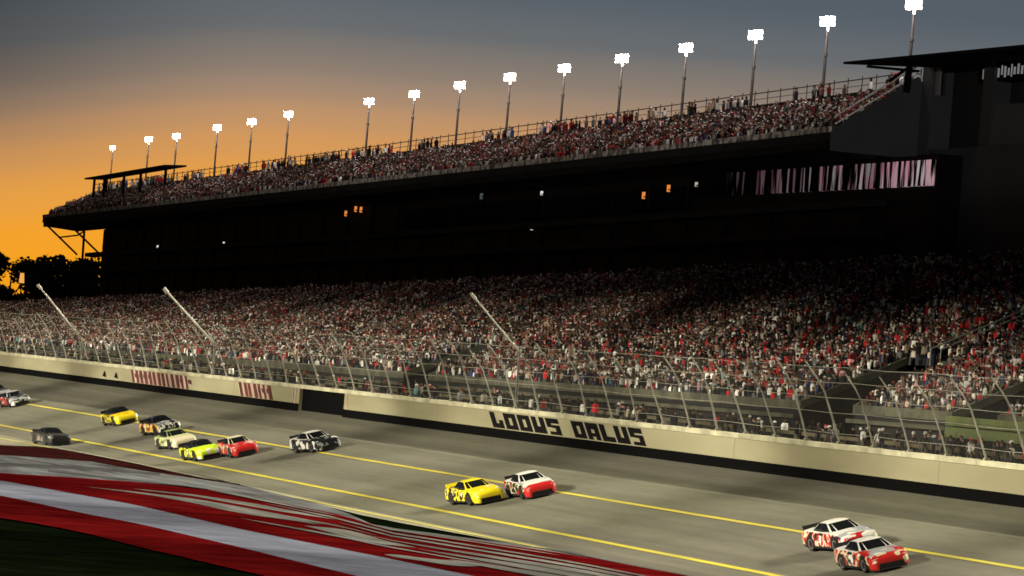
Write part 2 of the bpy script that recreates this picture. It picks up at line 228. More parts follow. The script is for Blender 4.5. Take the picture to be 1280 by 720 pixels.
FS = mat('lawn_streak', (.20,.195,.185), .9, (.09,.088,.085), .6, (1,.15,1), lo=.3, hi=.62, detail=8, spec=0)
FM = mat('lawn_maroon', (.030,.006,.006), .9, (.012,.004,.004), .4, spec=0)
gstrip('painted_lawn', 'white', .02, FW); gstrip('painted_lawn', 'whiter', .02, mat('lawn_worn', (.15,.15,.145), .9, (.075,.075,.07), .5, (1,.25,1), detail=8, spec=0))
gstrip('painted_lawn', 'upper', .03, mat('lawn_upper', (.155,.16,.17), .9, (.055,.055,.06), .7, (1,.12,1), lo=.35, hi=.68, detail=6, spec=0)); gstrip('painted_lawn', 'maroon', .02, FM); gstrip('painted_lawn', 'red', .04, FR); gstrip('painted_lawn', 'red2', .04, FR)
gstrip('painted_lawn', 'grey', .04, FG); gstrip('painted_lawn', 'grey2', .04, FG)
for k in FL:
    if k[0] == 's': gstrip('painted_lawn', k, .06+.005*int(k[1:]), FS)
# dark earth strip between apron and painted lawn
# ------------------------------------------------------------------ retaining wall with catch fence
CREAM = mat('wall_cream', (.29,.265,.162), .8, (.21,.19,.112), .18, (1,.25,1.6), detail=9)
CAP = mat('wall_cap', (.52,.49,.33), .75, (.25,.23,.15), .9, (1,.5,1), lo=.30, hi=.70, detail=10)
BLACK = mat('black_foam', (.003,.003,.003), .9, spec=.03)
DARKRED = mat('sign_maroon', (.11,.022,.016), .7, (.045,.012,.01), .6, (1,.3,1))
PALE = mat('sign_pale', (.46,.36,.29), .7, (.30,.20,.16), .6, (1,.4,1))
WY0, WY1 = 150., 1100.
wall = empty('retaining_wall', (90,WY0,4.4), 'long cream concrete retaining wall with black skirt between track and stands', 'wall')
def wpart(mb, name, m, **k):
    for i, v in enumerate(mb.v): mb.v[i] = (v[0]-90, v[1]-WY0, v[2]-4.4)
    return mb.build(name, m, wall, **k)
ys_ = [WY0+(WY1-WY0)*i/95 for i in range(96)]
G0, G1 = 412.0, 428.5            # dark gate
b = MB()
for y0, y1 in ((WY0,G0),(G1,WY1)): b.box(90.0, 90.9, y0, y1, 4.2, 6.22)
wpart(b, 'wall_body', CREAM)
b = MB()
y = WY0
while y < WY1:          # cap cast in segments, hairline joints
    b.box(89.90, 91.0, y+.02, y+5.98, 6.22, 6.50+.012*math.sin(y*1.7)); y += 6
wpart(b, 'coping', CAP)
b = MB()
for y0, y1 in ((WY0,G0),(G1,WY1)): b.box(89.93, 90.003, y0, y1, 4.3, 5.03)
wpart(b, 'foam_skirt', BLACK)
b = MB(); b.box(90.25, 90.6, G0, G1, 4.3, 6.22); wpart(b, 'gate', BLACK)
for gy in (G0-1.2, G1+1.2, G1+2.2):
    b = MB(); b.box(89.95, 90.0, gy, gy+.3, 5.03, 6.22); wpart(b, 'gate_post', PALE)
# wall sections with slightly different weathering (expansion joints)
JOINT = mat('joint_dark', (.18,.16,.09), .9)
b = MB(); y = WY0+9
while y < WY1:
    if not G0-.5 < y < G1+.5: b.box(89.992, 90.0, y, y+.06, 5.03, 6.22)
    y += 37
wpart(b, 'expansion_joint', JOINT)
# sponsor lettering: sheared capitals cut from strokes
# heavy slab capitals as filled rectangles in a unit cell (u0,v0,u1,v1)
GLY = {'L':[(0,0,.36,1),(.36,0,.86,.30),(.56,.30,.86,.52)], 'l':[(0,0,.36,1),(.36,0,.90,.30)],
       'O':[(0,0,.33,1),(.55,0,.88,1),(.33,0,.55,.26),(.33,.72,.55,1)],
       'W':[(0,0,.34,1),(.54,0,.88,1),(.34,0,.54,.42)], 'U':[(0,0,.34,1),(.54,0,.88,1),(.34,0,.54,.34)],
       'A':[(0,0,.33,1),(.55,0,.88,1),(.33,.62,.55,1),(.33,.20,.55,.40)],
       'S':[(0,.70,.88,1),(0,.44,.33,.70),(.33,.42,.88,.60),(.55,0,.88,.42),(.10,0,.55,.20)]}
def letters(word, ya, yb, z0, z1, shear, m, name):
    """word runs from far end ya to near end yb on the wall face"""
    b = MB(); n = len(word); cw = (ya-yb)/n
    for i, ch in enumerate(word):
        P = lambda u, v: (89.985, ya-cw*(i+.04+u*1.0)-(1-v)*shear, z0+(z1-z0)*v)
        for (u0,v0,u1,v1) in GLY[ch]: b.quad(P(u0,v0), P(u1,v0), P(u1,v1), P(u0,v1))
    return wpart(b, name, m)
LET = mat('letter_black', (.006,.005,.006), .9, spec=.05)
letters('LOOWS', 366.4, 347.4, 5.10, 6.12, 1.7, LET, 'lettering')
letters('OAlUS', 344.6, 327.2, 5.10, 6.12, 1.7, LET, 'lettering')
def bars(ya, yb, n, seed):
    rr = random.Random(seed); b = MB(); b.quad((89.988,ya,5.06),(89.988,yb+1.5,5.06),(89.988,yb+3.0,6.16),(89.988,ya+1.5,6.16)); wpart(b, 'sign_panel', PALE)
    b = MB(); L_ = (ya-yb)/n
    for i in range(n):
        y = ya-L_*i-rr.random()*.4; wdt = L_*rr.uniform(.42,.72); X = 89.980-.0007*i
        b.quad((X,y,5.06),(X,y-wdt,5.06),(X,y-wdt+1.5,6.17),(X,y+1.5,6.17))
        if rr.random() < .55: b.quad((X-.0003,y-wdt+.3,5.55),(X-.0003,y-L_,5.5),(X-.0003,y-L_+.4,5.85),(X-.0003,y-wdt+.7,5.9))
    wpart(b, 'lettering', DARKRED)
bars(502.5, 474.0, 13, 3); bars(452.0, 438.0, 7, 5)
b = MB()
for yy in (517.3, 511.0): b.quad((89.985,yy+1.4,5.3),(89.985,yy-.9,5.2),(89.985,yy+.0,5.75),(89.985,yy+.6,5.75))
wpart(b, 'mark', LET)

# catch fence
STEEL = mat('galvanised', (.30,.285,.225), .6, (.18,.17,.14), 1.5)
fence = empty('catch_fence', (90.5,WY0,6.5), 'tall curved steel catch fence with leaning posts on top of the cream wall', 'fence')
post_prof = [(0,0),(-.42,1.2),(-.95,2.6),(-1.4,3.3),(-2.05,4.1)]
pts_ = [(x,0,z) for x,z in post_prof]
b = MB(); b.tube(pts_, .058, 6, r1=.04); b.box(-.14,.14,-.14,.14,-.02,.12)
post = b.build('post', STEEL, fence)
first = True; yp = []; y = 258.0
while y < 640: yp.append(y); y += 6.1+.25*math.sin(y)
for y in yp:
    o = post if first else post.copy()
    if not first: COL.objects.link(o); o.parent = fence
    first = False
    o.location = (0, y-WY0, 0); o.rotation_euler = (0, R(random.uniform(-3,3)), R(random.uniform(-6,6)))
    s = random.uniform(.9,1.08); o.scale = (s,1,s)
for (x, z) in ((-.2,.6),(-.6,1.7),(-.92,2.5),(-1.4,3.3),(-2.05,4.1)):
    b = MB(); b.tube([(x, yy-WY0, z-.06*(i%2)) for i, yy in enumerate([240+7*j for j in range(60)])], .016, 4); b.build('cable', STEEL, fence)
def veil():
    m = bpy.data.materials.new('chain_link'); m.use_nodes = True; nt = m.node_tree; N = nt.nodes; Lk = nt.links
    b = N['Principled BSDF']; b.inputs['Base Color'].default_value = (.06,.058,.05,1); b.inputs['Roughness'].default_value = .6
    tr = N.new('ShaderNodeBsdfTransparent'); mx = N.new('ShaderNodeMixShader'); mx.inputs[0].default_value = .16
    Lk.new(tr.outputs[0], mx.inputs[1]); Lk.new(b.outputs[0], mx.inputs[2]); Lk.new(mx.outputs[0], N['Material Output'].inputs[0]); return m
b = MB()
for (xa,za),(xb,zb) in zip(post_prof, post_prof[1:]): b.quad((xa,90,za),(xa,490,za),(xb,490,zb),(xb,90,zb))
b.build('wire_mesh', veil(), fence)
# three long leaning masts behind the fence
MASTM = mat('mast_white', (.42,.40,.34), .6)
for lab, (ya,za,dx,dz) in (('long white mast leaning over the crowd near the far end of the wall', (573,8.4,-4.7,4.95)), ('long white mast leaning over the crowd above the barred maroon wall sign', (501,9.1,-4.7,4.3)),
                         ('long white mast leaning over the crowd just before the black wall lettering', (387,10.3,-3.5,3.5))):
    t = empty('leaning_mast', (97,ya,5.7), lab, 'mast', 'leaning masts behind the catch fence')
    b = MB(); b.tube([(0,0,0),(0,0,za-5.7)], .10, 6); b.build('footing_post', STEEL, t)
    b = MB(); b.tube([(0,0,za-5.7),(dx,0,za-5.7+dz)], .11 if ya > 400 else .07, 7, r1=.09 if ya > 400 else .06); b.build('pole', MASTM, t)
    b = MB(); b.tube([(dx,0,za-5.7+dz),(dx-.4,0,za-5.7+dz+.4)], .18 if ya > 400 else .11, 8); b.build('end_cap', MASTM, t)
# ------------------------------------------------------------------ lower grandstand
CONC = mat('concrete_dark', (.10,.095,.085), .85, (.055,.052,.046), .4, detail=8)
COPE = mat('coping_pale', (.11,.108,.07), .85, (.05,.048,.034), .5, detail=8)
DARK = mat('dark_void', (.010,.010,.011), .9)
RAILM = mat('rail_grey', (.34,.33,.28), .5)
walk = MB(); walk.quad((91.0,60,5.7),(103.2,60,5.7),(103.2,1100,5.7),(91.0,1100,5.7))
tag(walk.build('walkway', mat('walkway_paving', (.040,.026,.018), .9, (.018,.014,.011), .3)), kind='structure')
SX0, SX1, NROW = 103.0, 126.0, 31
TR = (SX1-SX0)/NROW
def zf(y): return 8.0-.004*(y-350)              # front walkway of the seating
def zb(y): return 17.4-.0165*(y-456)            # top row of the seating
def sz(x, y): return zf(y)+(zb(y)-zf(y))*(x-SX0)/(SX1-SX0)
SA, SB = 230., 900.
stand = empty('lower_grandstand', (SX0,SA,5.7), 'wide dark lower grandstand packed with spectators behind the catch fence', 'grandstand')
def spart(mb, name, m, parent=None, origin=(SX0,SA,5.7)):
    for i, v in enumerate(mb.v): mb.v[i] = (v[0]-origin[0], v[1]-origin[1], v[2]-origin[2])
    return mb.build(name, m, parent or stand)
GAPS = [(299.,307.),(326.,337.),(440.,449.)]
NG = 9                                          # rows cut away at the gaps
b = MB()
for i in range(NROW):
    x0 = SX0+TR*i; x1 = x0+TR
    spans = [(SA,SB)]
    if i < NG:
        spans = []; y = SA
        for g0, g1 in GAPS: spans.append((y,g0)); y = g1
        spans.append((y,SB))
    for ya, yb in spans:
        za, zb_ = sz(x0,ya), sz(x0,yb)
        b.quad((x0,ya,za),(x1,ya,za),(x1,yb,zb_),(x0,yb,zb_))                      # tread
        pa, pb = (sz(x0-TR,ya), sz(x0-TR,yb)) if i else (zf(ya)-.05, zf(yb)-.05)
        b.quad((x0,ya,pa),(x0,ya,za),(x0,yb,zb_),(x0,yb,pb))                       # riser
spart(b, 'terrace', CONC)
b = MB(); X = SX0+TR*NG
for g0, g1 in GAPS: b.quad((X,g0,5.7),(X,g1,5.7),(X,g1,sz(X,g1)),(X,g0,sz(X,g0)))
spart(b, 'gap_wall', DARK)
blocks = []; y = SA
for g0, g1 in GAPS: blocks.append((y,g0)); y = g1
blocks.append((y,SB))
for ya, yb in blocks:
    b = MB(); b.quad((SX0,ya,5.7),(SX0,yb,5.7),(SX0,yb,zf(yb)-.05),(SX0,ya,zf(ya)-.05)); w_ = spart(b, 'front_wall', DARK)
    b = MB()
    def bar(x0,x1,d0,d1,ya=ya,yb=yb): b.hexa([(x0,ya,zf(ya)+d0),(x1,ya,zf(ya)+d0),(x1,yb,zf(yb)+d0),(x0,yb,zf(yb)+d0),(x0,ya,zf(ya)+d1),(x1,ya,zf(ya)+d1),(x1,yb,zf(yb)+d1),(x0,yb,zf(yb)+d1)])
    bar(SX0-.14, SX0+.10, -.05, .52); bar(SX0-.55, SX0-.03, -.62, -.36)
    spart(b, 'front_coping', COPE)
    # sloped end walls with pale coping
    for ye, sgn in ((ya,1),(yb,-1)):
        if ye in (SA,SB): continue
        b = MB(); xe = SX0+TR*NG
        b.add([(SX0,ye,5.7),(xe,ye,5.7),(xe,ye,sz(xe,ye)),(SX0,ye,zf(ye))], [(0,1,2,3)]); spart(b, 'end_wall', DARK)
        b = MB(); t = .30*sgn
        b.hexa([(SX0,ye-.02*sgn,zf(ye)+.02),(xe,ye-.02*sgn,sz(xe,ye)+.02),(xe,ye+t,sz(xe,ye)+.02),(SX0,ye+t,zf(ye)+.02),
                (SX0,ye-.02*sgn,zf(ye)+.55),(xe,ye-.02*sgn,sz(xe,ye)+.5),(xe,ye+t,sz(xe,ye)+.5),(SX0,ye+t,zf(ye)+.55)])
        spart(b, 'end_coping', COPE)
# stair aisles up from each gap with a handrail
AISLES = [(g0+g1)/2 for g0, g1 in GAPS]
AISLES += [388.,500.,555.,612.]
for ay in AISLES:
    x0 = SX0+TR*NG
    for s in (-1.0, 1.0):
        b = MB(); b.tube([(x0,ay+s,sz(x0,ay)+1.05),(SX1,ay+s,sz(SX1,ay)+1.05)], .06, 5)
        x = x0
        while x < SX1: b.tube([(x,ay+s,sz(x,ay)),(x,ay+s,sz(x,ay)+1.05)], .035, 4); x += 2.2
        spart(b, 'aisle_rail', RAILM)
b = MB()
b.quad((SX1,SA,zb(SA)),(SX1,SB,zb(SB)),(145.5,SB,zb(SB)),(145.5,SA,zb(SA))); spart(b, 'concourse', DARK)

# walkway furniture
t = empty('guard_rail', (100,282,5.7), 'low brownish guard rail along the dark walkway behind the fence', 'rail')
RB = mat('rail_brown', (.10,.08,.045), .7)
b = MB(); b.box(-.05,.05,0,420,.78,1.0); b.build('top_rail', RB, t)
pb = MB(); pb.box(-.05,.05,-.05,.05,0,.78); p0 = pb.build('post', RB, t); p0.location.y = 1
for i in range(1, 84):
    o = p0.copy(); COL.objects.link(o); o.parent = t; o.location.y = 1+5*i
GREENM = mat('board_green', (.15,.18,.06), .7, (.10,.12,.045), .4)
for lab, y0, y1 in (('long pale green board on legs beside the walkway, close to the grandstand gap', 288.5, 303.0),):
    t = empty('barrier_board', (101.2,y0,5.7), lab, 'barrier')
    b = MB(); b.box(-.06,.06,0,y1-y0,2.2,2.75); b.build('panel', GREENM, t)
    b = MB(); b.box(-.05,.05,0,y1-y0,1.55,2.12); b.build('panel', mat('board_dark_green', (.13,.16,.06), .7), t)
    for i in range(6):
        b = MB(); yy = .4+i*(y1-y0-.8)/5; b.box(-.05,.05,yy-.05,yy+.05,0,1.55); b.build('leg', RB, t)

# ------------------------------------------------------------------ suite building with the upper deck
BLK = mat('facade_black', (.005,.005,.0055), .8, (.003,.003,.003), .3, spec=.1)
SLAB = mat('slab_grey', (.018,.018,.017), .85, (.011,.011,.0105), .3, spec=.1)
EDGE = mat('deck_edge', (.55,.52,.46), .8, (.10,.09,.08), 1.1, (1,1,1), lo=.42, hi=.58)
PANEL = mat('panel_grey', (.052,.054,.058), .75, (.040,.041,.044), .2)
def dz(y): return -.0113*(y-456)
def deck_front(y): return 31.15+dz(y)
def deck_rear(y): return 36.1+dz(y)
DX0, DX1, DA, DB = 140., 147.4, 456., 872.
BB = 848.
bld = empty('suite_building', (145.5,DA,0), 'long black suite building behind the lower stand carrying the upper deck', 'building')
def bpart(mb, name, m, parent=None): return spart(mb, name, m, parent or bld, (145.5,DA,0))
def slabbox(b, x0, x1, ya, yb, z0, z1):
    b.hexa([(x0,ya,z0+dz(ya)),(x1,ya,z0+dz(ya)),(x1,yb,z0+dz(yb)),(x0,yb,z0+dz(yb)),(x0,ya,z1+dz(ya)),(x1,ya,z1+dz(ya)),(x1,yb,z1+dz(yb)),(x0,yb,z1+dz(yb))])
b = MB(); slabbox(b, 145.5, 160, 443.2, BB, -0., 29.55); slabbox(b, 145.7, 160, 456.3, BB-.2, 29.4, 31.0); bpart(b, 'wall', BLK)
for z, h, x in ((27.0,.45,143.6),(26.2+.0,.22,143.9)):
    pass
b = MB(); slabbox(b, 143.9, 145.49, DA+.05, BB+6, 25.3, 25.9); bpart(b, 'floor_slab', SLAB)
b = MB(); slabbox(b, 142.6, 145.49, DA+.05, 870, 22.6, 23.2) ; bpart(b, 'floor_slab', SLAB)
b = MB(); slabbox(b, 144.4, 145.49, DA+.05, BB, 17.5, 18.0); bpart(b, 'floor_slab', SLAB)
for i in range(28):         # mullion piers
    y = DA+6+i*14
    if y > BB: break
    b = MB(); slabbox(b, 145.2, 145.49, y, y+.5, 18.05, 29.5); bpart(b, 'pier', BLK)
# suite windows: dark panes, the nearer ones lit behind pink and white drapes
GLASS = mat('suite_glass', (.006,.0065,.007), .7, spec=.0)
def drape_mat(es, thr):
    m = bpy.data.materials.new('lit_drapes'); m.use_nodes = True; nt = m.node_tree; N = nt.nodes; Lk = nt.links
    b = N['Principled BSDF']; b.inputs['Base Color'].default_value = (.005,.004,.004,1); b.inputs['Specular IOR Level'].default_value = 0; b.inputs['Roughness'].default_value = .5
    tc = N.new('ShaderNodeTexCoord')
    def nz(sc, st):
        mp = N.new('ShaderNodeMapping'); mp.inputs['Scale'].default_value = st; Lk.new(tc.outputs['Object'], mp.inputs[0])
        n = N.new('ShaderNodeTexNoise'); n.inputs['Scale'].default_value = sc; n.inputs['Detail'].default_value = 3; Lk.new(mp.outputs[0], n.inputs['Vector']); return n.outputs['Fac']
    a = nz(1, (1,1.15,.16)); c = nz(1, (1,.33,.2))
    r = N.new('ShaderNodeValToRGB'); e = r.color_ramp.elements; e[0].position = thr; e[1].position = thr+.07; e[0].color = (.0,.0,.0,1); e[1].color = (1,1,1,1); Lk.new(a, r.inputs[0])
    q = N.new('ShaderNodeValToRGB'); e = q.color_ramp.elements; e[0].position = .40; e[1].position = .62; e[0].color = (.52,.45,.45,1); e[1].color = (.55,.24,.30,1); Lk.new(c, q.inputs[0])
    x = N.new('ShaderNodeMix'); x.data_type = 'RGBA'; x.blend_type = 'MULTIPLY'; x.inputs['Factor'].default_value = 1; Lk.new(r.outputs[0], x.inputs['A']); Lk.new(q.outputs[0], x.inputs['B'])
    Lk.new(x.outputs['Result'], b.inputs['Emission Color']); b.inputs['Emission Strength'].default_value = es; return m
y = DA-11
k = 0
for i in range(50):
    ya = 443.6+i*4.6; yb = ya+4.3
    if ya > 640: break
    b = MB()
    if yb < 521:
        s_ = max(.03, 1-(yb-446)/74)**1.6; m = drape_mat(.78*s_ if i % 5 != 3 else .45*s_, .47+.10*(1-s_))
        zt, zo = 29.15+dz(ya)*.35, 26.98+dz(ya)*.35
        b.hexa([(145.2,ya,zo),(145.48,ya,zo),(145.48,yb,zo-.02),(145.2,yb,zo-.02),(145.2,ya,zt),(145.48,ya,zt),(145.48,yb,zt-.02),(145.2,yb,zt-.02)])
    else: m = GLASS; slabbox(b, 145.25, 145.48, ya, yb, 26.3, 28.6)
    bpart(b, 'window', m)
# upper deck: terrace, fascia, soffit, end wall
NR = 12
deck = MB()
for i in range(NR):
    x0 = DX0+.25+(DX1-DX0-.25)*i/NR; x1 = DX0+.25+(DX1-DX0-.25)*(i+1)/NR
    f = lambda i, y: deck_front(y)+(deck_rear(y)-1.2-deck_front(y))*i/NR
    deck.quad((x0,DA,f(i,DA)),(x1,DA,f(i,DA)),(x1,DB,f(i,DB)),(x0,DB,f(i,DB)))
    deck.quad((x0,DA,f(i-1,DA) if i else 30.6+dz(DA)),(x0,DA,f(i,DA)),(x0,DB,f(i,DB)),(x0,DB,f(i-1,DB) if i else 30.6+dz(DB)))
ud = bpart(deck, 'upper_deck', CONC)
b = MB(); slabbox(b, DX0-.25, DX0+.05, DA, DB, 31.28, 31.78); bpart(b, 'front_parapet', EDGE); b = MB(); slabbox(b, DX0-.2, DX0+.0, DA, DB, 30.5, 31.27); bpart(b, 'fascia', SLAB)
b = MB(); slabbox(b, DX0-.02, DX0+1.0, DA+.02, DB-.02, 29.9, 30.5); bpart(b, 'fascia_beam', BLK)
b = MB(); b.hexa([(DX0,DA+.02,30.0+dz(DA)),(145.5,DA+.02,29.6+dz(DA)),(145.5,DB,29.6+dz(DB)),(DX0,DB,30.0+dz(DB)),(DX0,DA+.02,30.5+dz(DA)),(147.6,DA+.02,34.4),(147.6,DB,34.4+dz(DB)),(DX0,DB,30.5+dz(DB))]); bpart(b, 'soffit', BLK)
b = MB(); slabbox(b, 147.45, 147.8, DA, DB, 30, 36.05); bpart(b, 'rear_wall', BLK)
# near end wall, facing up the track, with pale stair rails along its slope
b = MB(); b.add([(DX0-.1,DA-.3,29.7),(149.6,DA-.3,29.6),(149.6,DA-.3,35.5),(148.6,DA-.3,35.5),(147.6,DA-.3,36.3),(147.3,DA-.3,36.7),(DX0+.2,DA-.3,31.7),(DX0-.1,DA-.3,31.2)], [(0,1,2,3,4,5,6,7)])
b.quad((DX0-.1,DA-.3,31.2),(DX0+.2,DA-.3,31.7),(DX0+.2,DA+.2,31.7),(DX0-.1,DA+.2,31.2)); bpart(b, 'end_wall', PANEL)
SR = mat('stair_rail', (.85,.83,.78), .5)
for off in (.25, .95):
    b = MB(); n = 26
    for i in range(n):
        t0 = i/n; t1 = (i+.80)/n
        P = lambda t: (DX0+.2+t*7.1, DA-.32, 31.75+t*5.0+off)
        b.tube([P(t0),P(t1)], .085, 5)
    bpart(b, 'stair_rail', SR)
b = MB(); b.tube([(147.3,DA-.32,37.0),(147.8,DA-.32,36.2),(148.2,DA-.32,35.5),(148.9,DA-.32,35.2)], .09, 5); bpart(b, 'stair_rail', SR)
# braces under the far overhang
for yb_ in [870, 850]:
    b = MB(); b.tube([(140.4,yb_,30.0+dz(yb_)),(145.4,yb_,25.9+dz(yb_))], .16, 5); bpart(b, 'brace', BLK)
b = MB(); b.tube([(142.4,870,28.4+dz(870)),(144.6,866,28.9+dz(870)),(145.2,864,29.6+dz(870))], .13, 5); b.tube([(145.2,864,29.6+dz(870)),(145.3,864,23.1+dz(870))], .2, 5); bpart(b, 'brace', BLK)
# small wall lamps, orange and white, on the dark facade
ORD = ['first','second','third','fourth','fifth','sixth','seventh','eighth','ninth','tenth','eleventh','twelfth','thirteenth','fourteenth','fifteenth','sixteenth']
for k, (y, z, c, nm) in enumerate(sorted([(823,26.7,(1,.95,.9),'white'),(797.5,22.3,(1,.95,.9),'white'),(747.7,22.7,(1,.95,.9),'white'),(671,26.2,(1,.30,.06),'orange'),(665.5,26.7,(1,.36,.12),'orange'),(662.5,26.6,(1,.36,.12),'orange'),
        (601,27.7,(.35,.5,.45),'green'),(574,27.7,(.8,.9,.9),'white'),(577,24.0,(.9,.9,.85),'white'),(503.6,30.1,(1,.2,.06),'red'),(533,27.0,(1,.35,.1),'orange'),(524,27.6,(1,.35,.15),'orange'),(514.2,27.9,(1,.75,.6),'cream'),(866,26.7,(.6,.5,.4),'cream')], key=lambda q: -q[0])):
    e = empty('facade_lamp', (144.9,y,z), 'small %s lamp glowing on the dark suite facade, %s from the far end' % (nm, ORD[k]), 'lamp', 'small lamps on the dark suite facade')
    s = 1.6 if nm == 'orange' else (2.0 if nm in ('red','green') else 1.0)
    b = MB(); b.box(-.1,.5,-.3,.3,-.12,.0); b.build('bracket', BLK, e)
    b = MB(); b.box(-.12,.1,-.14*s,.14*s,-.16*s,.26*s); b.build('lens', mat('lamp_'+nm, (.02,.02,.02), .5, emit=c, estr=.14 if nm == 'green' else .8), e)

# rear railing against the sky
rl = empty('deck_railing', (147.6,DA,36.0), 'thin dark railing along the rear top edge of the upper deck', 'railing')
RD = mat('railing_dark', (.06,.055,.05), .6)
b = MB(); b.hexa([(-.04,0,1.15),(.04,0,1.15),(.04,416,1.15-4.70),(-.04,416,1.15-4.70),(-.04,0,1.24),(.04,0,1.24),(.04,416,1.24-4.70),(-.04,416,1.24-4.70)]); b.build('top_rail', RD, rl)
b = MB(); b.hexa([(-.025,0,.6),(.025,0,.6),(.025,416,.6-4.7),(-.025,416,.6-4.7),(-.025,0,.65),(.025,0,.65),(.025,416,.65-4.7),(-.025,416,.65-4.7)]); b.build('mid_rail', RD, rl)
pb = MB(); pb.tube([(0,0,-.2),(0,0,1.45)], .045, 5); p0 = pb.build('post', RD, rl)
for i in range(1, 100):
    o = p0.copy(); COL.objects.link(o); o.parent = rl; o.location = (0, i*4.16, -.0113*i*4.16)

# flat roofed shelter at the far end of the deck
sh = empty('deck_shelter', (145,795,31), 'small flat roofed shelter on posts at the far end of the upper deck', 'shelter')
b = MB(); b.hexa([(-1.6,-6,2.75),(1.6,-6,2.95),(1.6,62,1.95),(-1.6,62,1.75),(-1.6,-6,3.0),(1.6,-6,3.2),(1.6,62,2.25),(-1.6,62,2.0)]); b.build('roof', BLK, sh)
for x, y in ((-1.2,55),(-1.2,46),(-1,30),(1.2,58),(1.2,8),(-1.0,16)):
    b = MB(); b.box(x-.14,x+.14,y-.4,y+.4,-4,1.9+.9*(1-y/60)); b.build('post', BLK, sh)

# ------------------------------------------------------------------ press box tower
tw = empty('press_tower', (147.7,400,0), 'dark press box tower with cantilevered flat roof at the near end of the deck', 'tower')
def tpart(mb, name, m): return spart(mb, name, m, tw, (147.7,400,0))
TWALL = mat('tower_wall', (.036,.038,.041), .8, (.026,.028,.03), .2)
b = MB(); b.box(149.5,168,385,455.2,0,38.6); tpart(b, 'wall', DARK)
b = MB(); b.box(147.7,149.45,385,455.6,20.5,30.4); tpart(b, 'wall_panel', TWALL)
b = MB(); b.box(147.9,149.45,437.5,440.2,30.45,38.4); tpart(b, 'column', TWALL)
b = MB(); b.box(147.6,149.45,452.6,455.5,30,38.4); tpart(b, 'wall_panel', PANEL)
b = MB(); b.box(147.75,147.95,451.4,452.4,35.0,38.5); tpart(b, 'column', mat('column_light', (.16,.16,.16), .7))
b = MB(); b.box(147.9,149.45,385,437,30.45,33.8); tpart(b, 'wall_panel', PANEL)
b = MB(); b.box(148.2,149.45,385,442.5,35.8,37.6); tpart(b, 'window', GLASS)
b = MB(); 
rr = random.Random(4); y = 441.3
while y > 428:
    wdt = rr.uniform(.35,1.0); 
    z0 = rr.uniform(36.05,36.4); z1 = rr.uniform(36.75,37.15)
    b.quad((148.17,y,z0),(148.17,y-wdt*.6,z0),(148.17,y-wdt*.6,z1),(148.17,y,z1)); y -= wdt
tpart(b, 'lit_blind', mat('lit_blind', (.1,.1,.1), .6, emit=(.5,.5,.5), estr=.30))
b = MB(); b.hexa([(139.6,452.8,36.95),(170,456.5,38.7),(170,380,38.7),(139.6,380,36.5),(139.6,452.8,37.15),(170,456.5,40.3),(170,380,40.3),(139.6,380,36.8)]); tpart(b, 'roof', BLK)
b = MB(); b.box(141.5,146,451.6,452.2,36.8,37.0); tpart(b, 'roof_beam', BLK)
b = MB(); b.tube([(146.2,455.5,35.2),(146.4,455.5,38)],.3,6); tpart(b, 'roof_post', BLK)
b = MB(); b.tube([(144.6,455.5,36.0),(146.4,455.5,37.5)],.14,5); tpart(b, 'roof_strut', BLK)

# ------------------------------------------------------------------ floodlight masts on the rear edge of the deck
POLE = mat('pole_steel', (.07,.064,.054), .6, (.05,.045,.04), .8)
LENS = mat('lamp_lens', (.9,.9,.85), .3, emit=(1.0,.93,.80), estr=1.7)
HOUS = mat('lamp_housing', (.05,.05,.05), .6)
def make_mast():
    t = empty('floodlight_mast', (0,0,0), 'x', 'floodlight', 'lit floodlight masts along the rear of the upper deck')
    b = MB(); b.tube([(0,0,-15.0),(0,0,-3.4)], .19, 8, r1=.165); b.tube([(0,0,-3.4),(0,0,-.3)], .155, 8, r1=.12); b.build('pole', POLE, t)
    b = MB(); b.tube([(0,0,-3.55),(0,0,-3.25)], .25, 8); b.build('collar', POLE, t)
    ax = Vector((.80,-.60,0)); nrm = Vector((-.60,-.80,0))          # array faces the track and the turn
    for r_ in range(2):
        z = -.05+r_*.58
        b = MB(); b.tube([ax*-.85+Vector((0,0,z)), ax*.85+Vector((0,0,z+.13))], .06, 5); c = b.build('crossarm', HOUS, t)
        n = 3
        for i in range(n):
            if r_ == 1 and i == 0: off = .08
            else: off = 0
            u = (i-1)*.60
            p = ax*u+nrm*.18+Vector((0,0,z-off+(u+.85)*.075))
            up = Vector((0,0,1)); aim = (nrm+Vector((0,0,-.38))).normalized(); sd = ax; uu = sd.cross(aim); 
            if uu.z < 0: uu = -uu
            h = MB(); hw, hh = .30, .285
            f0 = [p+sd*a*hw+uu*c_*hh for a, c_ in ((-1,-1),(1,-1),(1,1),(-1,1))]
            bk = [p-aim*.38+sd*a*hw*.6+uu*c_*hh*.6 for a, c_ in ((-1,-1),(1,-1),(1,1),(-1,1))]
            h.hexa(bk+f0); ho = h.build('lamp', HOUS, t)
            l = MB(); l.quad(*[q+aim*.012 for q in f0]); l.build('lens', LENS, ho)
    l = MB(); l.box(-.13,.13,-.16,-.0,-.72,-.36); l.build('ballast_light', LENS, t)
    return t
MY = [863.1,831.9,808.9,777.7,753.0,728.3,679.0,654.2,630.8,606.7,582.5,558.8,534.5,510.3,487.3,462.2]
MZ = [28.78,29.41,29.43,30.04,30.27,30.67,31.07,31.29,31.67,31.86,32.07,32.31,32.53,32.89,33.26,33.71]
m0 = make_mast()
nth = ['nearest the press tower','second','third','fourth','fifth','sixth','seventh','eighth','ninth','tenth','eleventh','twelfth','thirteenth','fourteenth','fifteenth','sixteenth']
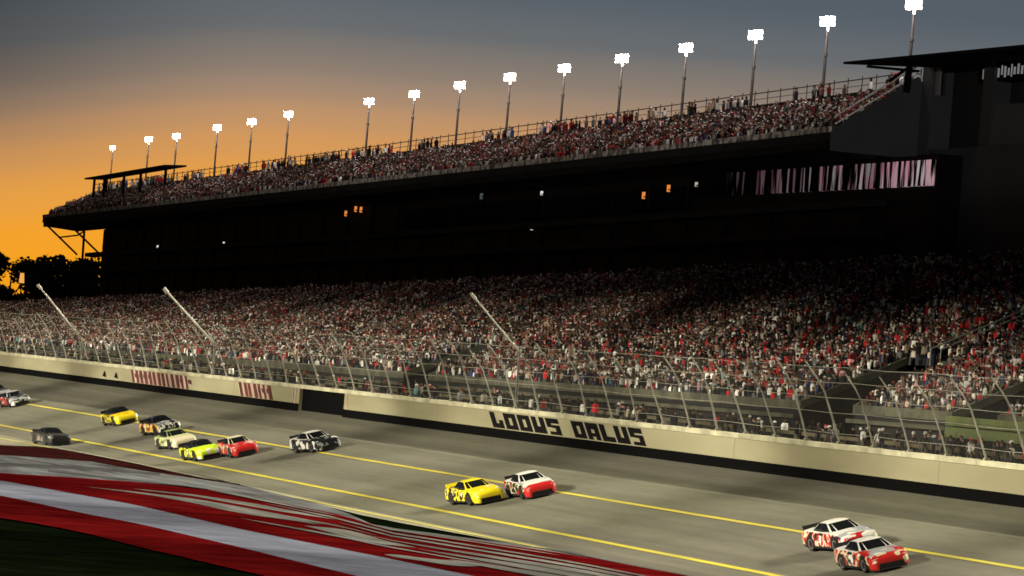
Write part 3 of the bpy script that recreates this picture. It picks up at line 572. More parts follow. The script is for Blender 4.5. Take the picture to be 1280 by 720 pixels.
for i, (y, z) in enumerate(zip(MY, MZ)):
    k = 15-i
    o = m0 if i == 0 else copy_tree(m0)
    o.location = (148.5, y, z+CAMH); q_ = .56 if i == 0 else .70+.14*i/15; o.scale = (q_,q_,q_)
    o['label'] = 'lit floodlight mast standing nearest the press tower' if k == 0 else ('farthest lit floodlight mast, behind the flat roofed shelter' if k == 15 else 'lit floodlight mast, %s in line counting from the press tower' % nth[k])

# ------------------------------------------------------------------ lights
def spot(name, loc, aim, power, half_v, half_h, blend, color, radius=.5):
    l = bpy.data.lights.new(name, 'SPOT'); l.energy = power; l.color = color; l.spot_blend = blend; l.shadow_soft_size = radius
    l.spot_size = 2*half_v
    o = bpy.data.objects.new(name, l); COL.objects.link(o)
    dv = (Vector(aim)-Vector(loc)).normalized()
    z = -dv; x = Vector((0,0,1)).cross(z).normalized(); y = z.cross(x)
    k = math.tan(half_h)/math.tan(half_v)
    Mx = Matrix((x,y,z)).transposed().to_4x4(); Mx.translation = Vector(loc)
    o.matrix_world = Mx @ Matrix.Diagonal((k,1,1,1))
    return o
WARM = (1.0,.93,.74)
PI_, PP_, PD_, PX_ = (620000, 270000, 1900, .19)
for i in range(15):                      # infield floodlight rows
    y = 130+i*48
    spot('infield_flood_and_fill', (-25,y,33), (75,y+15,-9.3), PI_, R(16.5), R(25), .35, WARM, .9)
for y, ty in ((60,458),(200,470),(330,560),(460,660),(590,760),(700,850)):  # narrow fill spots added to brighten the upper deck and its end wall
    spot('infield_flood_and_fill', (-25,y,33), (144,ty,34.5), PI_*PX_*(((ty-y)**2+169**2)/40000), R(1.9), R(16), .6, (1.0,.92,.88), .9)
mast_and_added_pos = [(138.5, 160+25*k, 43.9-.0115*(160+25*k-456)) for k in range(12)]+[(147.6, y, z+CAMH+.3) for y, z in zip(MY, MZ) if y < 730]
for x, y, z in mast_and_added_pos:      # mast floodlights onto the track; nearer spots are unseen, added without masts
    spot('mast_and_added_flood', (x,y,z), (84 if x > 140 else 82,y-20,2.0), PP_*(1 if x > 140 else .8), R(6.6), R(40), .45, (1.0,.93,.70), .3)
for y, z in zip(MY, MZ):                # spill on the deck rows right below the masts
    l = bpy.data.lights.new('mast_spill', 'POINT'); l.energy = PD_; l.color = (1.0,.86,.84); l.shadow_soft_size = .3
    o = bpy.data.objects.new('mast_spill', l); COL.objects.link(o); o.location = (146.6,y-1.5,z+CAMH+.2)

# ------------------------------------------------------------------ trees beyond the far end
BARK = mat('bark', (.03,.022,.015), .9)
LEAF = mat('leaf', (.030,.042,.016), .8, (.016,.024,.010), 1.2)
def tree(x, y, h, wd, seed, label):
    rr = np.random.default_rng(seed); t = empty('tree', (x,y,0), label, 'tree', 'dark trees beyond the far end of the stands')
    b = MB(); b.tube([(0,0,0),(.3,.1,h*.3),(0,.2,h*.62),(.1,0,h*.85)], .42, 8, r1=.10)
    for k in range(7):
        a = rr.uniform(0,2*PI); z = h*rr.uniform(.28,.65); L_ = wd*rr.uniform(.3,.5)
        b.tube([(0,0,z),(math.cos(a)*L_*.6,math.sin(a)*L_*.6,z+h*.10),(math.cos(a)*L_,math.sin(a)*L_,z+h*.2)], .15, 5, r1=.04)
    b.build('trunk', BARK, t)
    cl = []; n = 26
    for k in range(n):
        a = rr.uniform(0,2*PI); q = rr.uniform(0,1)**.6; zz = rr.uniform(.22,.97); rad = wd*.5*q*(1-(abs(zz-.52)/.6)**2)**.5 if abs(zz-.52) < .6 else 0
        cl.append((math.cos(a)*rad, math.sin(a)*rad, h*zz, rr.uniform(.09,.17)*wd))
    P = []
    for (cx,cy_,cz,cr) in cl:
        k = 130; dv = rr.normal(size=(k,3)); dv /= np.linalg.norm(dv,axis=1)[:,None]; rad = cr*rr.uniform(.35,1.15,size=(k,1)); P.append(dv*rad+np.array([cx,cy_,cz]))
    P = np.concatenate(P); n = len(P)
    u = rr.normal(size=(n,3)); u /= np.linalg.norm(u,axis=1)[:,None]; v = np.cross(u, rr.normal(size=(n,3))); v /= np.linalg.norm(v,axis=1)[:,None]
    s = rr.uniform(.28,.62,size=(n,1)); V = np.stack([P-u*s, P+v*s*.7, P+u*s, P-v*s*.7], 1).reshape(-1,3)
    me = bpy.data.meshes.new('crown'); me.vertices.add(4*n); me.vertices.foreach_set('co', V.ravel()); me.loops.add(4*n); me.loops.foreach_set('vertex_index', np.arange(4*n)); me.polygons.add(n)
    me.polygons.foreach_set('loop_start', np.arange(0,4*n,4)); me.update(calc_edges=True); me.materials.append(LEAF)
    o = bpy.data.objects.new('crown', me); COL.objects.link(o); o.parent = t
tl = ['tall dark tree at the very edge of the picture, farthest from the stands','low dark tree with a dip beside the tall edge tree','round dark bush-like tree in the middle of the tree line','broad dark tree, third from the stands','dark tree standing just before the building end','dark tree half hidden under the deck overhang','dark tree behind the end wall of the building']
for i, (px, top, w_) in enumerate(((-12,311,11),(14,319,10),(34,324,9),(52,321,10),(70,314,10),(86,320,9),(106,322,11))):
    Yt = 1010+((i*37)%50); X = (px+1100)*Yt/7000; hor = 318+.08*(px+1100); h = CAMH+(hor-top)*Yt/7000
    tree(X, Yt, h, w_*1.25, 20+i, tl[i])
t = empty('street_lamp', ((0+1102)*1000/7000,1000,0), 'small orange street lamp glowing among the dark trees', 'lamp')
zL = CAMH+(406-345)*1000/7000
b = MB(); b.tube([(0,0,0),(0,0,zL)], .12, 6); b.build('pole', POLE, t)
b = MB(); b.tube([(0,0,zL-.9),(0,0,zL+.9)], .5, 8, r1=.35); b.build('lamp', mat('lamp_amber', (.1,.05,.01), .5, emit=(1,.45,.10), estr=.9), t)
# ------------------------------------------------------------------ spectators
SHIRTS = [('red',(.40,.016,.020),.12),('white',(.70,.68,.62),.22),('cream',(.52,.46,.36),.08),('black',(.010,.010,.012),.34),('grey',(.13,.13,.13),.10),('blue',(.03,.045,.13),.05),('tan',(.26,.19,.12),.05),('teal',(.05,.15,.14),.02),('pink',(.55,.24,.26),.02)]
SN = [s[0] for s in SHIRTS]; SC = np.array([s[1] for s in SHIRTS]); SPR = np.array([s[2] for s in SHIRTS]); SPR = SPR/SPR.sum()
SKIN = np.array([(.26,.16,.115),(.20,.12,.08),(.12,.07,.045),(.06,.035,.024)])
HAIRS = [('dark hair',(.02,.015,.012),.38),('brown hair',(.07,.04,.022),.2),('white cap',(.68,.66,.62),.18),('red cap',(.40,.02,.02),.08),('black cap',(.012,.012,.014),.15)]
HN = [h[0] for h in HAIRS]; HC = np.array([h[1] for h in HAIRS]); HP = np.array([h[2] for h in HAIRS]); HP = HP/HP.sum()
TROU = np.array([(.02,.025,.05),(.012,.012,.014),(.10,.09,.07),(.05,.05,.055)])

# low template figures for the mass of the crowd (only a few pixels each)
def tmpl(kind):
    V = []; Fq = []; C = []
    def prism(rings, c):
        o = len(V); k = len(rings[0])
        for r_ in rings: V.extend(r_); C.extend([c]*k)
        for i in range(len(rings)-1):
            for j in range(k): Fq.append((o+i*k+j, o+i*k+(j+1)%k, o+(i+1)*k+(j+1)%k, o+(i+1)*k+j))
        if k == 4: Fq.append((o+(len(rings)-1)*4, o+(len(rings)-1)*4+1, o+(len(rings)-1)*4+2, o+(len(rings)-1)*4+3))
    def rect(cx, cy_, z, a, b_): return [(cx-a,cy_-b_,z),(cx+a,cy_-b_,z),(cx+a,cy_+b_,z),(cx-a,cy_+b_,z)]
    sit = kind == 0
    hz = .48 if sit else .86
    if sit: prism([rect(-.22,0,.42,.26,.19), rect(-.22,0,.56,.24,.17)], 3); prism([rect(-.42,0,0,.07,.17), rect(-.42,0,.45,.07,.17)], 3)
    else: prism([rect(0,0,0,.09,.15), rect(0,0,hz,.12,.18)], 3)
    prism([rect(.0,0,hz-.03,.12,.17), rect(-.02,0,hz+.36,.13,.22), rect(.0,0,hz+.52,.08,.19)], 0)
    def ell(z, r_): return [(math.cos(q*PI/3)*r_*1.05-.02, math.sin(q*PI/3)*r_*.9, z) for q in range(6)]
    h0 = hz+.54
    prism([ell(h0,.06), ell(h0+.10,.105), ell(h0+.155,.108)], 1); prism([ell(h0+.155,.112), ell(h0+.24,.085), ell(h0+.275,.03)], 2)
    def limb(p, q, r_, c):
        p = Vector(p); q = Vector(q); prism([[(p.x-r_,p.y-r_,p.z),(p.x+r_,p.y-r_,p.z),(p.x+r_,p.y+r_,p.z),(p.x-r_,p.y+r_,p.z)], [(q.x-r_*.8,q.y-r_*.8,q.z),(q.x+r_*.8,q.y-r_*.8,q.z),(q.x+r_*.8,q.y+r_*.8,q.z),(q.x-r_*.8,q.y+r_*.8,q.z)]], c)
    for s in (-1,1):
        sh = (0,s*.21,hz+.48)
        if kind == 2: limb(sh, (-.08,s*.30,hz+1.05), .045, 1)
        elif kind == 3: limb((0,s*.21,hz+.28), (-.30,s*.08,hz+.50), .045, 1)
        elif kind == 4 and s > 0: limb(sh, (-.05,s*.34,hz+1.0), .045, 1)
        elif sit: limb((0,s*.23,hz+.1), (0,s*.22,hz+.48), .05, 0); limb((-.34,s*.16,hz+.09), (-.05,s*.22,hz+.1), .04, 1)
        else: limb((-.03,s*.24,hz-.06), (0,s*.22,hz+.48), .048, 0)
    return np.array(V, float), np.array(Fq, int), np.array(C, int)
TM = [tmpl(k) for k in range(5)]

seats = []     # x, y, z, block row, deck flag
def add_rows():
    for i in range(NROW):
        x = SX0+TR*(i+.55); y = 262.0; spans = []
        if i < NG:
            yy = 250.
            for g0, g1 in GAPS: spans.append((yy,g0-.4)); yy = g1+.4
            spans.append((yy,842.))
        else:
            yy = 250.
            for a in AISLES: spans.append((yy,a-1.2)); yy = a+1.2
            spans.append((yy,842.))
        for bi, (a, b_) in enumerate(spans):
            n = int((b_-a)/.43)
            if n < 1: continue
            ys = a+.2+np.arange(n)*.43+rng.uniform(-.09,.09,n)
            keep = rng.random(n) < .93; ids = np.arange(n)[keep]; ys = ys[keep]
            zs = sz(SX0+TR*i, 0)*0+np.array([sz(SX0+TR*i, v) for v in ys])
            for k, yv, zv in zip(ids, ys, zs): seats.append((x+rng.uniform(-.1,.1), yv, zv, i, bi, int(k), 0))
    for i in range(NR):
        x0 = DX0+.25+(DX1-DX0-.25)*(i+.55)/NR; n = int((DB-DA-2)/.44)
        ys = DA+1+np.arange(n)*.44+rng.uniform(-.12,.12,n); ys = ys[rng.random(n) < (.95 if i < NR-1 else .72)]
        for yv in ys:
            z = deck_front(yv)+(deck_rear(yv)-1.2-deck_front(yv))*i/NR
            seats.append((x0, yv, z, i, -1, 0, 1))
    for yv in DA+1+np.arange(0,410,.9):         # people standing along the rear rail
        if rng.random() < .42+.34*math.sin(yv*.21)+.2*math.sin(yv*.047): seats.append((DX1-.15+rng.uniform(-.15,.1), yv+rng.uniform(-.3,.3), deck_rear(yv)-1.2+.25, 10, -1, 0, 2))
    for k in range(330):                        # people strolling on the walkway
        yv = 262+rng.random()**1.5*400; seats.append((rng.uniform(96.5,102.2), yv, 5.7, -1, -2, 0, 3))
add_rows()
S = np.array(seats)
vis, px, py = in_frame(S[:,:3]+np.array([0,0,1.2]), 90)
S = S[vis]; px = px[vis]; py = py[vis]
N_ = len(S)
shirt = rng.choice(len(SN), N_, p=SPR)
# knots of fans in red
for k in range(90):
    q = rng.integers(N_); dd = np.hypot((S[:,0]-S[q,0])*1.0, (S[:,1]-S[q,1])*.6); shirt[(dd < rng.uniform(.7,1.7)) & (rng.random(N_) < .8)] = 0
shirt[(S[:,6] == 3) & (rng.random(N_) < .6)] = 3
hair = rng.choice(len(HN), N_, p=HP); skin = rng.choice(4, N_, p=[.42,.33,.15,.10]); trou = rng.integers(0,4,N_)
pose = rng.choice(5, N_, p=[.42,.38,.03,.13,.04])
pose[(S[:,6] >= 2) & (pose == 0)] = 1; pose[(S[:,3] == -1) & (pose == 2)] = 1
yaw = rng.normal(0,.35,N_); scl = rng.uniform(.80,.94,N_); scl[S[:,6] == 3] = rng.uniform(.92,1.05,int((S[:,6] == 3).sum()))
scl[S[:,6] == 2] = rng.uniform(1.0,1.25,int((S[:,6] == 2).sum()))
inside = (px > 4) & (px < 1276) & (py > 4) & (py < 716)
order = np.argsort(np.where(inside & (S[:,6] != 1) & (S[:,6] != 2), S[:,1], 1e9))
near = np.zeros(N_, bool); near[order[:300]] = True

# ---- the mass
Vs, Fs, Cs = [], [], []; base = 0
for k in range(5):
    idx = np.where((pose == k) & ~near)[0]; V, Fq, C = TM[k]; n = len(idx)
    cs, sn = np.cos(yaw[idx]), np.sin(yaw[idx])
    vx = V[None,:,0]*cs[:,None]-V[None,:,1]*sn[:,None]; vy = V[None,:,0]*sn[:,None]+V[None,:,1]*cs[:,None]
    W = np.stack([vx, vy, np.broadcast_to(V[None,:,2], vx.shape)], 2)*scl[idx][:,None,None]+S[idx][:,None,:3]
    lut = np.stack([SC[shirt[idx]]*rng.choice([.22,.6,1.15,1.5],(n,1),p=[.25,.2,.3,.25]), SKIN[skin[idx]]*rng.choice([.35,1.0,1.7],(n,1),p=[.4,.35,.25]), HC[hair[idx]], TROU[trou[idx]]], 1)
    Vs.append(W.reshape(-1,3)); Cs.append(lut[:,C,:].reshape(-1,3))
    Fs.append((Fq[None]+base+np.arange(n)[:,None,None]*len(V)).reshape(-1,4)); base += n*len(V)
V = np.concatenate(Vs).astype(np.float32); Fq = np.concatenate(Fs).astype(np.int32); C = np.concatenate(Cs)
me = bpy.data.meshes.new('crowd'); me.vertices.add(len(V)); me.vertices.foreach_set('co', V.ravel()); me.loops.add(Fq.size); me.loops.foreach_set('vertex_index', Fq.ravel())
me.polygons.add(len(Fq)); me.polygons.foreach_set('loop_start', np.arange(0,Fq.size,4,dtype=np.int32)); me.update(calc_edges=True)
at = me.color_attributes.new('tone', 'FLOAT_COLOR', 'POINT'); at.data.foreach_set('color', np.concatenate([np.clip(C,0,1), np.ones((len(C),1))],1).astype(np.float32).ravel())
m = bpy.data.materials.new('crowd_cloth'); m.use_nodes = True; b_ = m.node_tree.nodes['Principled BSDF']; b_.inputs['Roughness'].default_value = .9; b_.inputs['Specular IOR Level'].default_value = .15
a_ = m.node_tree.nodes.new('ShaderNodeAttribute'); a_.attribute_name = 'tone'; m.node_tree.links.new(a_.outputs['Color'], b_.inputs['Base Color'])
me.materials.append(m); o = bpy.data.objects.new('crowd', me); COL.objects.link(o)
tag(o, 'packed crowd of spectators filling the lower stand and the upper deck', 'crowd', kind='stuff')

# ---- the 300 nearest as figures of their own: one skinned body per pose, hair as a child
def ocol(name, rough=.85):
    m = bpy.data.materials.new(name); m.use_nodes = True; b = m.node_tree.nodes['Principled BSDF']; b.inputs['Roughness'].default_value = rough
    i = m.node_tree.nodes.new('ShaderNodeObjectInfo'); m.node_tree.links.new(i.outputs['Color'], b.inputs['Base Color']); return m
SHIRTM = ocol('shirt_cloth')
SKINM = [mat('skin_tone_%s' % n, tuple(c), .6) for n, c in zip(('a','b','c','d'), SKIN)]
TROUM = [mat('trouser_%s' % n, tuple(c), .9) for n, c in zip(('a','b','c','d'), TROU)]
def body_mesh(kind, ski, tro):
    sit = kind == 0; hz = .50 if sit else .90
    P = [(0,0,hz)]; Rr = [(.13,.15)]; Ed = []; K = ['p']
    def add(par, p, r_, k): P.append(p); Rr.append(r_); Ed.append((par, len(P)-1)); K.append(k); return len(P)-1
    ch = add(0, (-.01,0,hz+.25), (.12,.15), 's'); sh = add(ch, (0,0,hz+.45), (.10,.13), 's'); nk = add(sh, (-.01,0,hz+.56), (.055,.055), 'h')
    hd = add(nk, (-.03,0,hz+.68), (.095,.085), 'h'); add(hd, (-.02,0,hz+.79), (.07,.065), 'h')
    for s in (-1,1):
        a = add(sh, (0,s*.19,hz+.44), (.065,.065), 's')
        if kind == 2: e = add(a, (-.06,s*.27,hz+.68), (.045,.045), 's'); w_ = add(e, (-.10,s*.26,hz+.93), (.034,.034), 'h'); add(w_, (-.11,s*.26,hz+1.05), (.040,.022), 'h')
        elif kind == 3: e = add(a, (-.06,s*.24,hz+.20), (.045,.045), 's'); w_ = add(e, (-.26,s*.09,hz+.32), (.034,.034), 'h'); add(w_, (-.33,s*.03,hz+.37), (.040,.024), 'h')
        elif kind == 4 and s > 0: e = add(a, (-.05,s*.29,hz+.66), (.045,.045), 's'); w_ = add(e, (-.08,s*.30,hz+.92), (.034,.034), 'h'); add(w_, (-.09,s*.30,hz+1.03), (.040,.022), 'h')
        elif sit: e = add(a, (.0,s*.23,hz+.18), (.045,.045), 's'); w_ = add(e, (-.24,s*.17,hz+.13), (.034,.034), 'h'); add(w_, (-.34,s*.14,hz+.12), (.038,.022), 'h')
        else: e = add(a, (.02,s*.25,hz+.18), (.045,.045), 's'); w_ = add(e, (-.05,s*.26,hz-.05), (.034,.034), 'h'); add(w_, (-.07,s*.26,hz-.16), (.024,.036), 'h')
        hp = add(0, (0,s*.10,hz-.05), (.095,.095), 'p')
        if sit: kn = add(hp, (-.42,s*.11,hz-.03), (.065,.065), 'p'); an = add(kn, (-.44,s*.11,.09), (.045,.045), 'p'); add(an, (-.58,s*.12,.04), (.042,.035), 'p')
        else: kn = add(hp, (-.01,s*.11,.48), (.062,.062), 'p'); an = add(kn, (.01,s*.11,.09), (.043,.043), 'p'); add(an, (-.13,s*.12,.04), (.042,.035), 'p')
    me = bpy.data.meshes.new('person'); me.from_pydata(P, Ed, []); o = bpy.data.objects.new('tmp', me); COL.objects.link(o)
    sk = o.modifiers.new('s', 'SKIN'); 
    for v, r_ in zip(me.skin_vertices[0].data, Rr): v.radius = r_
    me.skin_vertices[0].data[0].use_root = True
    o.modifiers.new('u', 'SUBSURF').levels = 1
    dg = bpy.context.evaluated_depsgraph_get(); ev = bpy.data.meshes.new_from_object(o.evaluated_get(dg)); bpy.data.objects.remove(o)
    ev.materials.clear()
    for m_ in (SHIRTM, SKINM[ski], TROUM[tro]): ev.materials.append(m_)
    kv = np.array([{'s':0,'h':1,'p':2}[k] for k in K]); PP = np.array(P)
    seg = [(PP[a], PP[b], kv[b]) for a, b in Ed]
    for f in ev.polygons:
        c = np.array(f.center); best = (9,0)
        for a, b, k in seg:
            t = np.clip(np.dot(c-a, b-a)/np.dot(b-a, b-a), 0, 1); q = np.linalg.norm(c-a-(b-a)*t)
            if q < best[0]: best = (q, k)
        f.material_index = int(best[1]); f.use_smooth = True
        if c[2] < hz+.02 and best[1] == 0: f.material_index = 2
        if c[2] > hz+.62 and abs(c[1]) < .13 and abs(c[0]+.02) < .14: f.material_index = 1
    ev.name = 'person'; return ev, hz
BODY = {}
def hair_mesh(hz, cap):
    b = MB(); c = Vector((-.025,0,hz+.74)); rings = []
    for k, (zz, r_) in enumerate(((-.05,.108),(.02,.112),(.08,.09),(.115,.045))):
        rings.append([(c.x+.012+math.cos(q*PI/4)*r_*1.04, c.y+math.sin(q*PI/4)*r_*.92, c.z+zz) for q in range(8)])
    vs = [v for r_ in rings for v in r_]; fs = [(i*8+j, i*8+(j+1)%8, (i+1)*8+(j+1)%8, (i+1)*8+j) for i in range(3) for j in range(8)]+[(24,25,26,27,28,29,30,31)]
    b.add(vs, fs)
    if cap: b.hexa([(c.x-.24,-.07,c.z-.0),(c.x-.09,-.08,c.z+.01),(c.x-.09,.08,c.z+.01),(c.x-.24,.07,c.z-.0),(c.x-.24,-.07,c.z+.015),(c.x-.09,-.08,c.z+.03),(c.x-.09,.08,c.z+.03),(c.x-.24,.07,c.z+.015)])
    return b
HAIRM = [mat('hair_'+n.replace(' ','_'), tuple(c), .7) for n, c in zip(HN, HC)]
HAIRMESH = {}
NUMW = ['front','second','third','fourth','fifth','sixth','seventh','eighth','ninth','tenth','eleventh','twelfth','thirteenth','fourteenth','fifteenth','sixteenth','seventeenth','eighteenth','nineteenth','twentieth','21st','22nd','23rd','24th','25th','26th','27th']
def nthw(k): return NUMW[k] if 0 < k < 20 else ('first' if k == 0 else '%d%s' % (k+1, {1:'st',2:'nd',3:'rd'}.get((k+1) % 10 if (k+1) % 100 not in (11,12,13) else 0, 'th')))
POSEW = ['seated','standing','both arms raised','hands clasped','one arm raised']
walkers = 0
near_idx = [i for i in order[:300]]
rowcount = {}
for i in near_idx:
    k = int(pose[i]); key = (k, int(skin[i]), int(trou[i]))
    if key not in BODY: BODY[key] = body_mesh(*key)
    me, hz = BODY[key]
    o = bpy.data.objects.new('person', me); COL.objects.link(o); o.location = S[i,:3]; o.rotation_euler = (0,0,yaw[i]*1.2 if S[i,6] != 3 else rng.uniform(-3,3)); o.scale = (scl[i],)*3
    sc_ = SC[shirt[i]]*rng.uniform(.75,1.15); o.color = (*np.clip(sc_,0,1), 1)
    hk = (int(hair[i]), k == 0)
    if hk not in HAIRMESH: 
        h0 = hair_mesh(hz, 'cap' in HN[hk[0]]).build('cap' if 'cap' in HN[hk[0]] else 'hair', HAIRM[hk[0]], o); HAIRMESH[hk] = h0.data
    else:
        h0 = bpy.data.objects.new('cap' if 'cap' in HN[hk[0]] else 'hair', HAIRMESH[hk]); COL.objects.link(h0); h0.parent = o
    look = 'person in %s shirt with %s, %s' % (SN[shirt[i]], HN[hair[i]], POSEW[k])
    if S[i,6] == 3:
        lab = '%s, walkway, %s from frame edge' % (look, nthw(walkers)); walkers += 1; grp = 'people on the walkway behind the fence'
    else:
        r_ = int(S[i,3]); n = rowcount.get(r_, 0); rowcount[r_] = n+1
        lab = '%s, %s row, %s from frame edge' % (look, NUMW[r_], nthw(n)); grp = 'spectators in the nearest rows of the lower stand'
    tag(o, lab, 'person', grp)
print('crowd', N_, len(V))
# ------------------------------------------------------------------ stock cars
def paint(name, cols, scale=1.6, st=(1,1,1), coat=.25):
    """car paint; several colours become hard edged abstract graphics"""
    if name in MATS: return MATS[name]
    m = bpy.data.materials.new(name); m.use_nodes = True; nt = m.node_tree; N = nt.nodes; Lk = nt.links; b = N['Principled BSDF']
    b.inputs['Roughness'].default_value = .32; b.inputs['Coat Weight'].default_value = coat; b.inputs['Coat Roughness'].default_value = .12; b.inputs['Specular IOR Level'].default_value = .4
    b.inputs['Base Color'].default_value = (*cols[0], 1)
    if len(cols) > 1:
        tc = N.new('ShaderNodeTexCoord'); mp = N.new('ShaderNodeMapping'); mp.inputs['Scale'].default_value = st; mp.inputs['Rotation'].default_value = (0,R(28),0)
        mp.inputs['Location'].default_value = (hash(name) % 97*.37 if False else sum(map(ord,name)) % 97*.37, 3.1, 1.7)
        n = N.new('ShaderNodeTexNoise'); n.inputs['Scale'].default_value = scale*.9; n.inputs['Detail'].default_value = 1.6; n.inputs['Roughness'].default_value = .5
        r = N.new('ShaderNodeValToRGB'); r.color_ramp.interpolation = 'CONSTANT'; e = r.color_ramp.elements
        while len(e) < len(cols): e.new(.5)
        for i, (q, c) in enumerate(zip(e, cols)): q.position = 0 if i == 0 else .36+.30*(i-.5)/(len(cols)-.5); q.color = (*c, 1)
        Lk.new(tc.outputs['Object'], mp.inputs[0]); Lk.new(mp.outputs[0], n.inputs['Vector']); Lk.new(n.outputs['Fac'], r.inputs[0]); Lk.new(r.outputs[0], b.inputs['Base Color'])
    MATS[name] = m; return m
CW=(.72,.70,.64); CB=(.012,.012,.013); CR=(.50,.018,.016); CY=(.78,.62,.015); CN=(.58,.78,.03); CS=(.36,.37,.38); CG=(.06,.062,.066); CO=(.70,.30,.02); CPG=(.50,.55,.24); CBU=(.04,.05,.16); CCR=(.62,.55,.38); CMA=(.20,.012,.016)
CGLASS = mat('car_glass', (.008,.009,.010), .10, spec=.5)
TYRE = mat('tyre_rubber', (.012,.012,.012), .85); RIM = mat('rim_metal', (.30,.29,.27), .35, metal=.6); RIMD = mat('rim_dark', (.05,.05,.05), .5)
CBLK = mat('car_trim', (.010,.010,.011), .6); HLM = mat('headlight_film', (.62,.62,.58), .25)
ST = [(-2.46,.84,.34,.86),(-2.38,.95,.24,.97),(-2.1,.985,.19,1.0),(-1.6,1.0,.16,1.0),(-.9,1.0,.15,.985),(0,1.0,.15,.96),(.7,1.0,.15,.945),(1.2,1.0,.15,.90),(1.7,.995,.15,.845),(2.1,.965,.14,.77),(2.32,.90,.13,.69),(2.45,.80,.12,.58),(2.50,.72,.12,.46)]
def ring(x, w_, z0, z1):
    h = [(-w_*.96,z0),(-w_,z0+.12*(z1-z0)/.8),(-w_*1.0,z0+.45*(z1-z0)),(-w_*.985,z1-.17),(-w_*.93,z1-.05),(-w_*.78,z1+.005),(-w_*.40,z1+.028),(0,z1+.036)]
    pts = h+[(-y,z) for y, z in reversed(h[:-1])]
    return [(x,y,z) for y, z in pts]
def sect(x):
    for a, b_ in zip(ST, ST[1:]):
        if x <= b_[0]:
            t = (x-a[0])/(b_[0]-a[0]); return tuple(a[i]+(b_[i]-a[i])*t for i in range(4))
    return ST[-1]
def make_car(name, label, X, Y, yaw, liv, spoiler_c=None, rimm=None, plate=None, nose=None):
    slope = (tz(X+.9)-tz(X-.9))/1.8; bk = math.atan(slope); n = Vector((-math.sin(bk),0,math.cos(bk)))
    f = Vector((0,-1,0)); l = n.cross(f); f2 = f*math.cos(yaw)+l*math.sin(yaw); l2 = n.cross(f2)
    t = empty('stock_car', (0,0,0), label, 'race car', 'race cars on the banked track')
    M4 = Matrix((f2,l2,n)).transposed().to_4x4(); M4.translation = Vector((X,Y,tz(X)+.03)); t.matrix_world = M4
    side, hood, roof, front, deckm = liv
    mats = [side, hood, roof, front, deckm, CBLK]
    b = MB(); rs = [ring(*s) for s in ST]; k = len(rs[0]); o = 0
    b.v = [p for r_ in rs for p in r_]
    for i in range(len(rs)-1):
        xm = (ST[i][0]+ST[i+1][0])/2
        for j in range(k-1):
            b.f.append((i*k+j, i*k+j+1, (i+1)*k+j+1, (i+1)*k+j))
            top = 4 <= j <= k-6
            b.m.append((1 if xm > .6 and xm < 2.2 else 3 if xm >= 2.2 else 4) if top else (3 if xm > 1.95 else (5 if j in (0,k-2) else 0)))
        b.f.append((i*k+k-1, i*k, (i+1)*k, (i+1)*k+k-1)); b.m.append(5)
    b.f.append(tuple(range(k))); b.m.append(4); b.f.append(tuple((len(rs)-1)*k+j for j in range(k))); b.m.append(3)
    for x in (1.42,-1.40):          # wheel openings
        for s in (-1,1):
            c = [(x+.45*math.cos(a*PI/9), s*1.004, .36+.45*math.sin(a*PI/9)) for a in range(10)]+[(x-.45,s*1.004,.16),(x+.45,s*1.004,.16)]
            b.add(c, [tuple(range(12))], 5)
    body = b.build('body', mats, t)
    # greenhouse
    base = [(1.02,.80,.925),(1.02,-.80,.925),(-1.85,-.76,1.0),(-1.85,.76,1.0)]
    g = MB()
    rf, rr_ = .10, -.92
    ringb = [(1.02,-.50),(1.02,.50),(.75,.83),(-.35,.86),(-1.25,.83),(-1.85,.55),(-1.85,-.55),(-1.25,-.83),(-.35,-.86),(.75,-.83)]
    ringt = [(.13,-.44),(.13,.44),(.02,.585),(-.40,.60),(-.86,.575),(-.96,.42),(-.96,-.42),(-.86,-.575),(-.40,-.60),(.02,-.585)]
    zb_ = [.93,.93,.94,.96,.985,1.01,1.01,.985,.96,.94]; zt = [1.315,1.315,1.30,1.325,1.31,1.32,1.32,1.31,1.325,1.30]
    vs = [(x,y,z-.03) for (x,y),z in zip(ringb,zb_)]+[(x,y,z) for (x,y),z in zip(ringt,zt)]+[(x*.7-.13,y*.6,1.365) for x,y in ringt]
    fs = []
    for i in range(2): fs += [(i*10+j, i*10+(j+1)%10, (i+1)*10+(j+1)%10, (i+1)*10+j) for j in range(10)]
    fs.append(tuple(range(20,30)))
    g.add(vs, fs); g.m = [1 if k_ in (2,3,4,5,6,7,8) and k_ not in (4,5,6) else 0 for k_ in range(10)]+[0]*11; g.build('roof', [roof, CBLK], t)
    B = [Vector(v) for v in vs[:10]]; T_ = [Vector(v) for v in vs[10:20]]
    ctr = Vector((-.4,0,.9))
    def win(nm, ids, u0, u1, v0, v1, off=.012):
        q = MB(); A = []; Bm = []
        pb = [B[i] for i in ids]; ptp = [T_[i] for i in ids]; m_ = len(ids)-1
        def at(P, u): i = min(int(u*m_), m_-1); return P[i].lerp(P[i+1], u*m_-i)
        for s in range(7):
            u = u0+(u1-u0)*s/6; lo = at(pb,u); hi = at(ptp,u)
            for L_, v in ((A,v0),(Bm,v1)):
                p = lo.lerp(hi,v); nn = (p-ctr); nn.z = .35 if 'wind' in nm or 'rear' in nm else .15; nn.normalize(); L_.append(p+nn*off)
        q.strip(A, Bm); return q.build(nm, CGLASS, t)
    win('windscreen', [9,0,1,2], .10, .90, .10, .93, .016)
    win('rear_window', [4,5,6,7], .10, .90, .16, .92, .016)
    win('side_window', [7,8,9], .12, .50, .30, .93); win('side_window', [7,8,9], .54, .93, .20, .93)
    win('side_window', [2,3,4], .07, .46, .20, .93); win('side_window', [2,3,4], .50, .88, .30, .93)
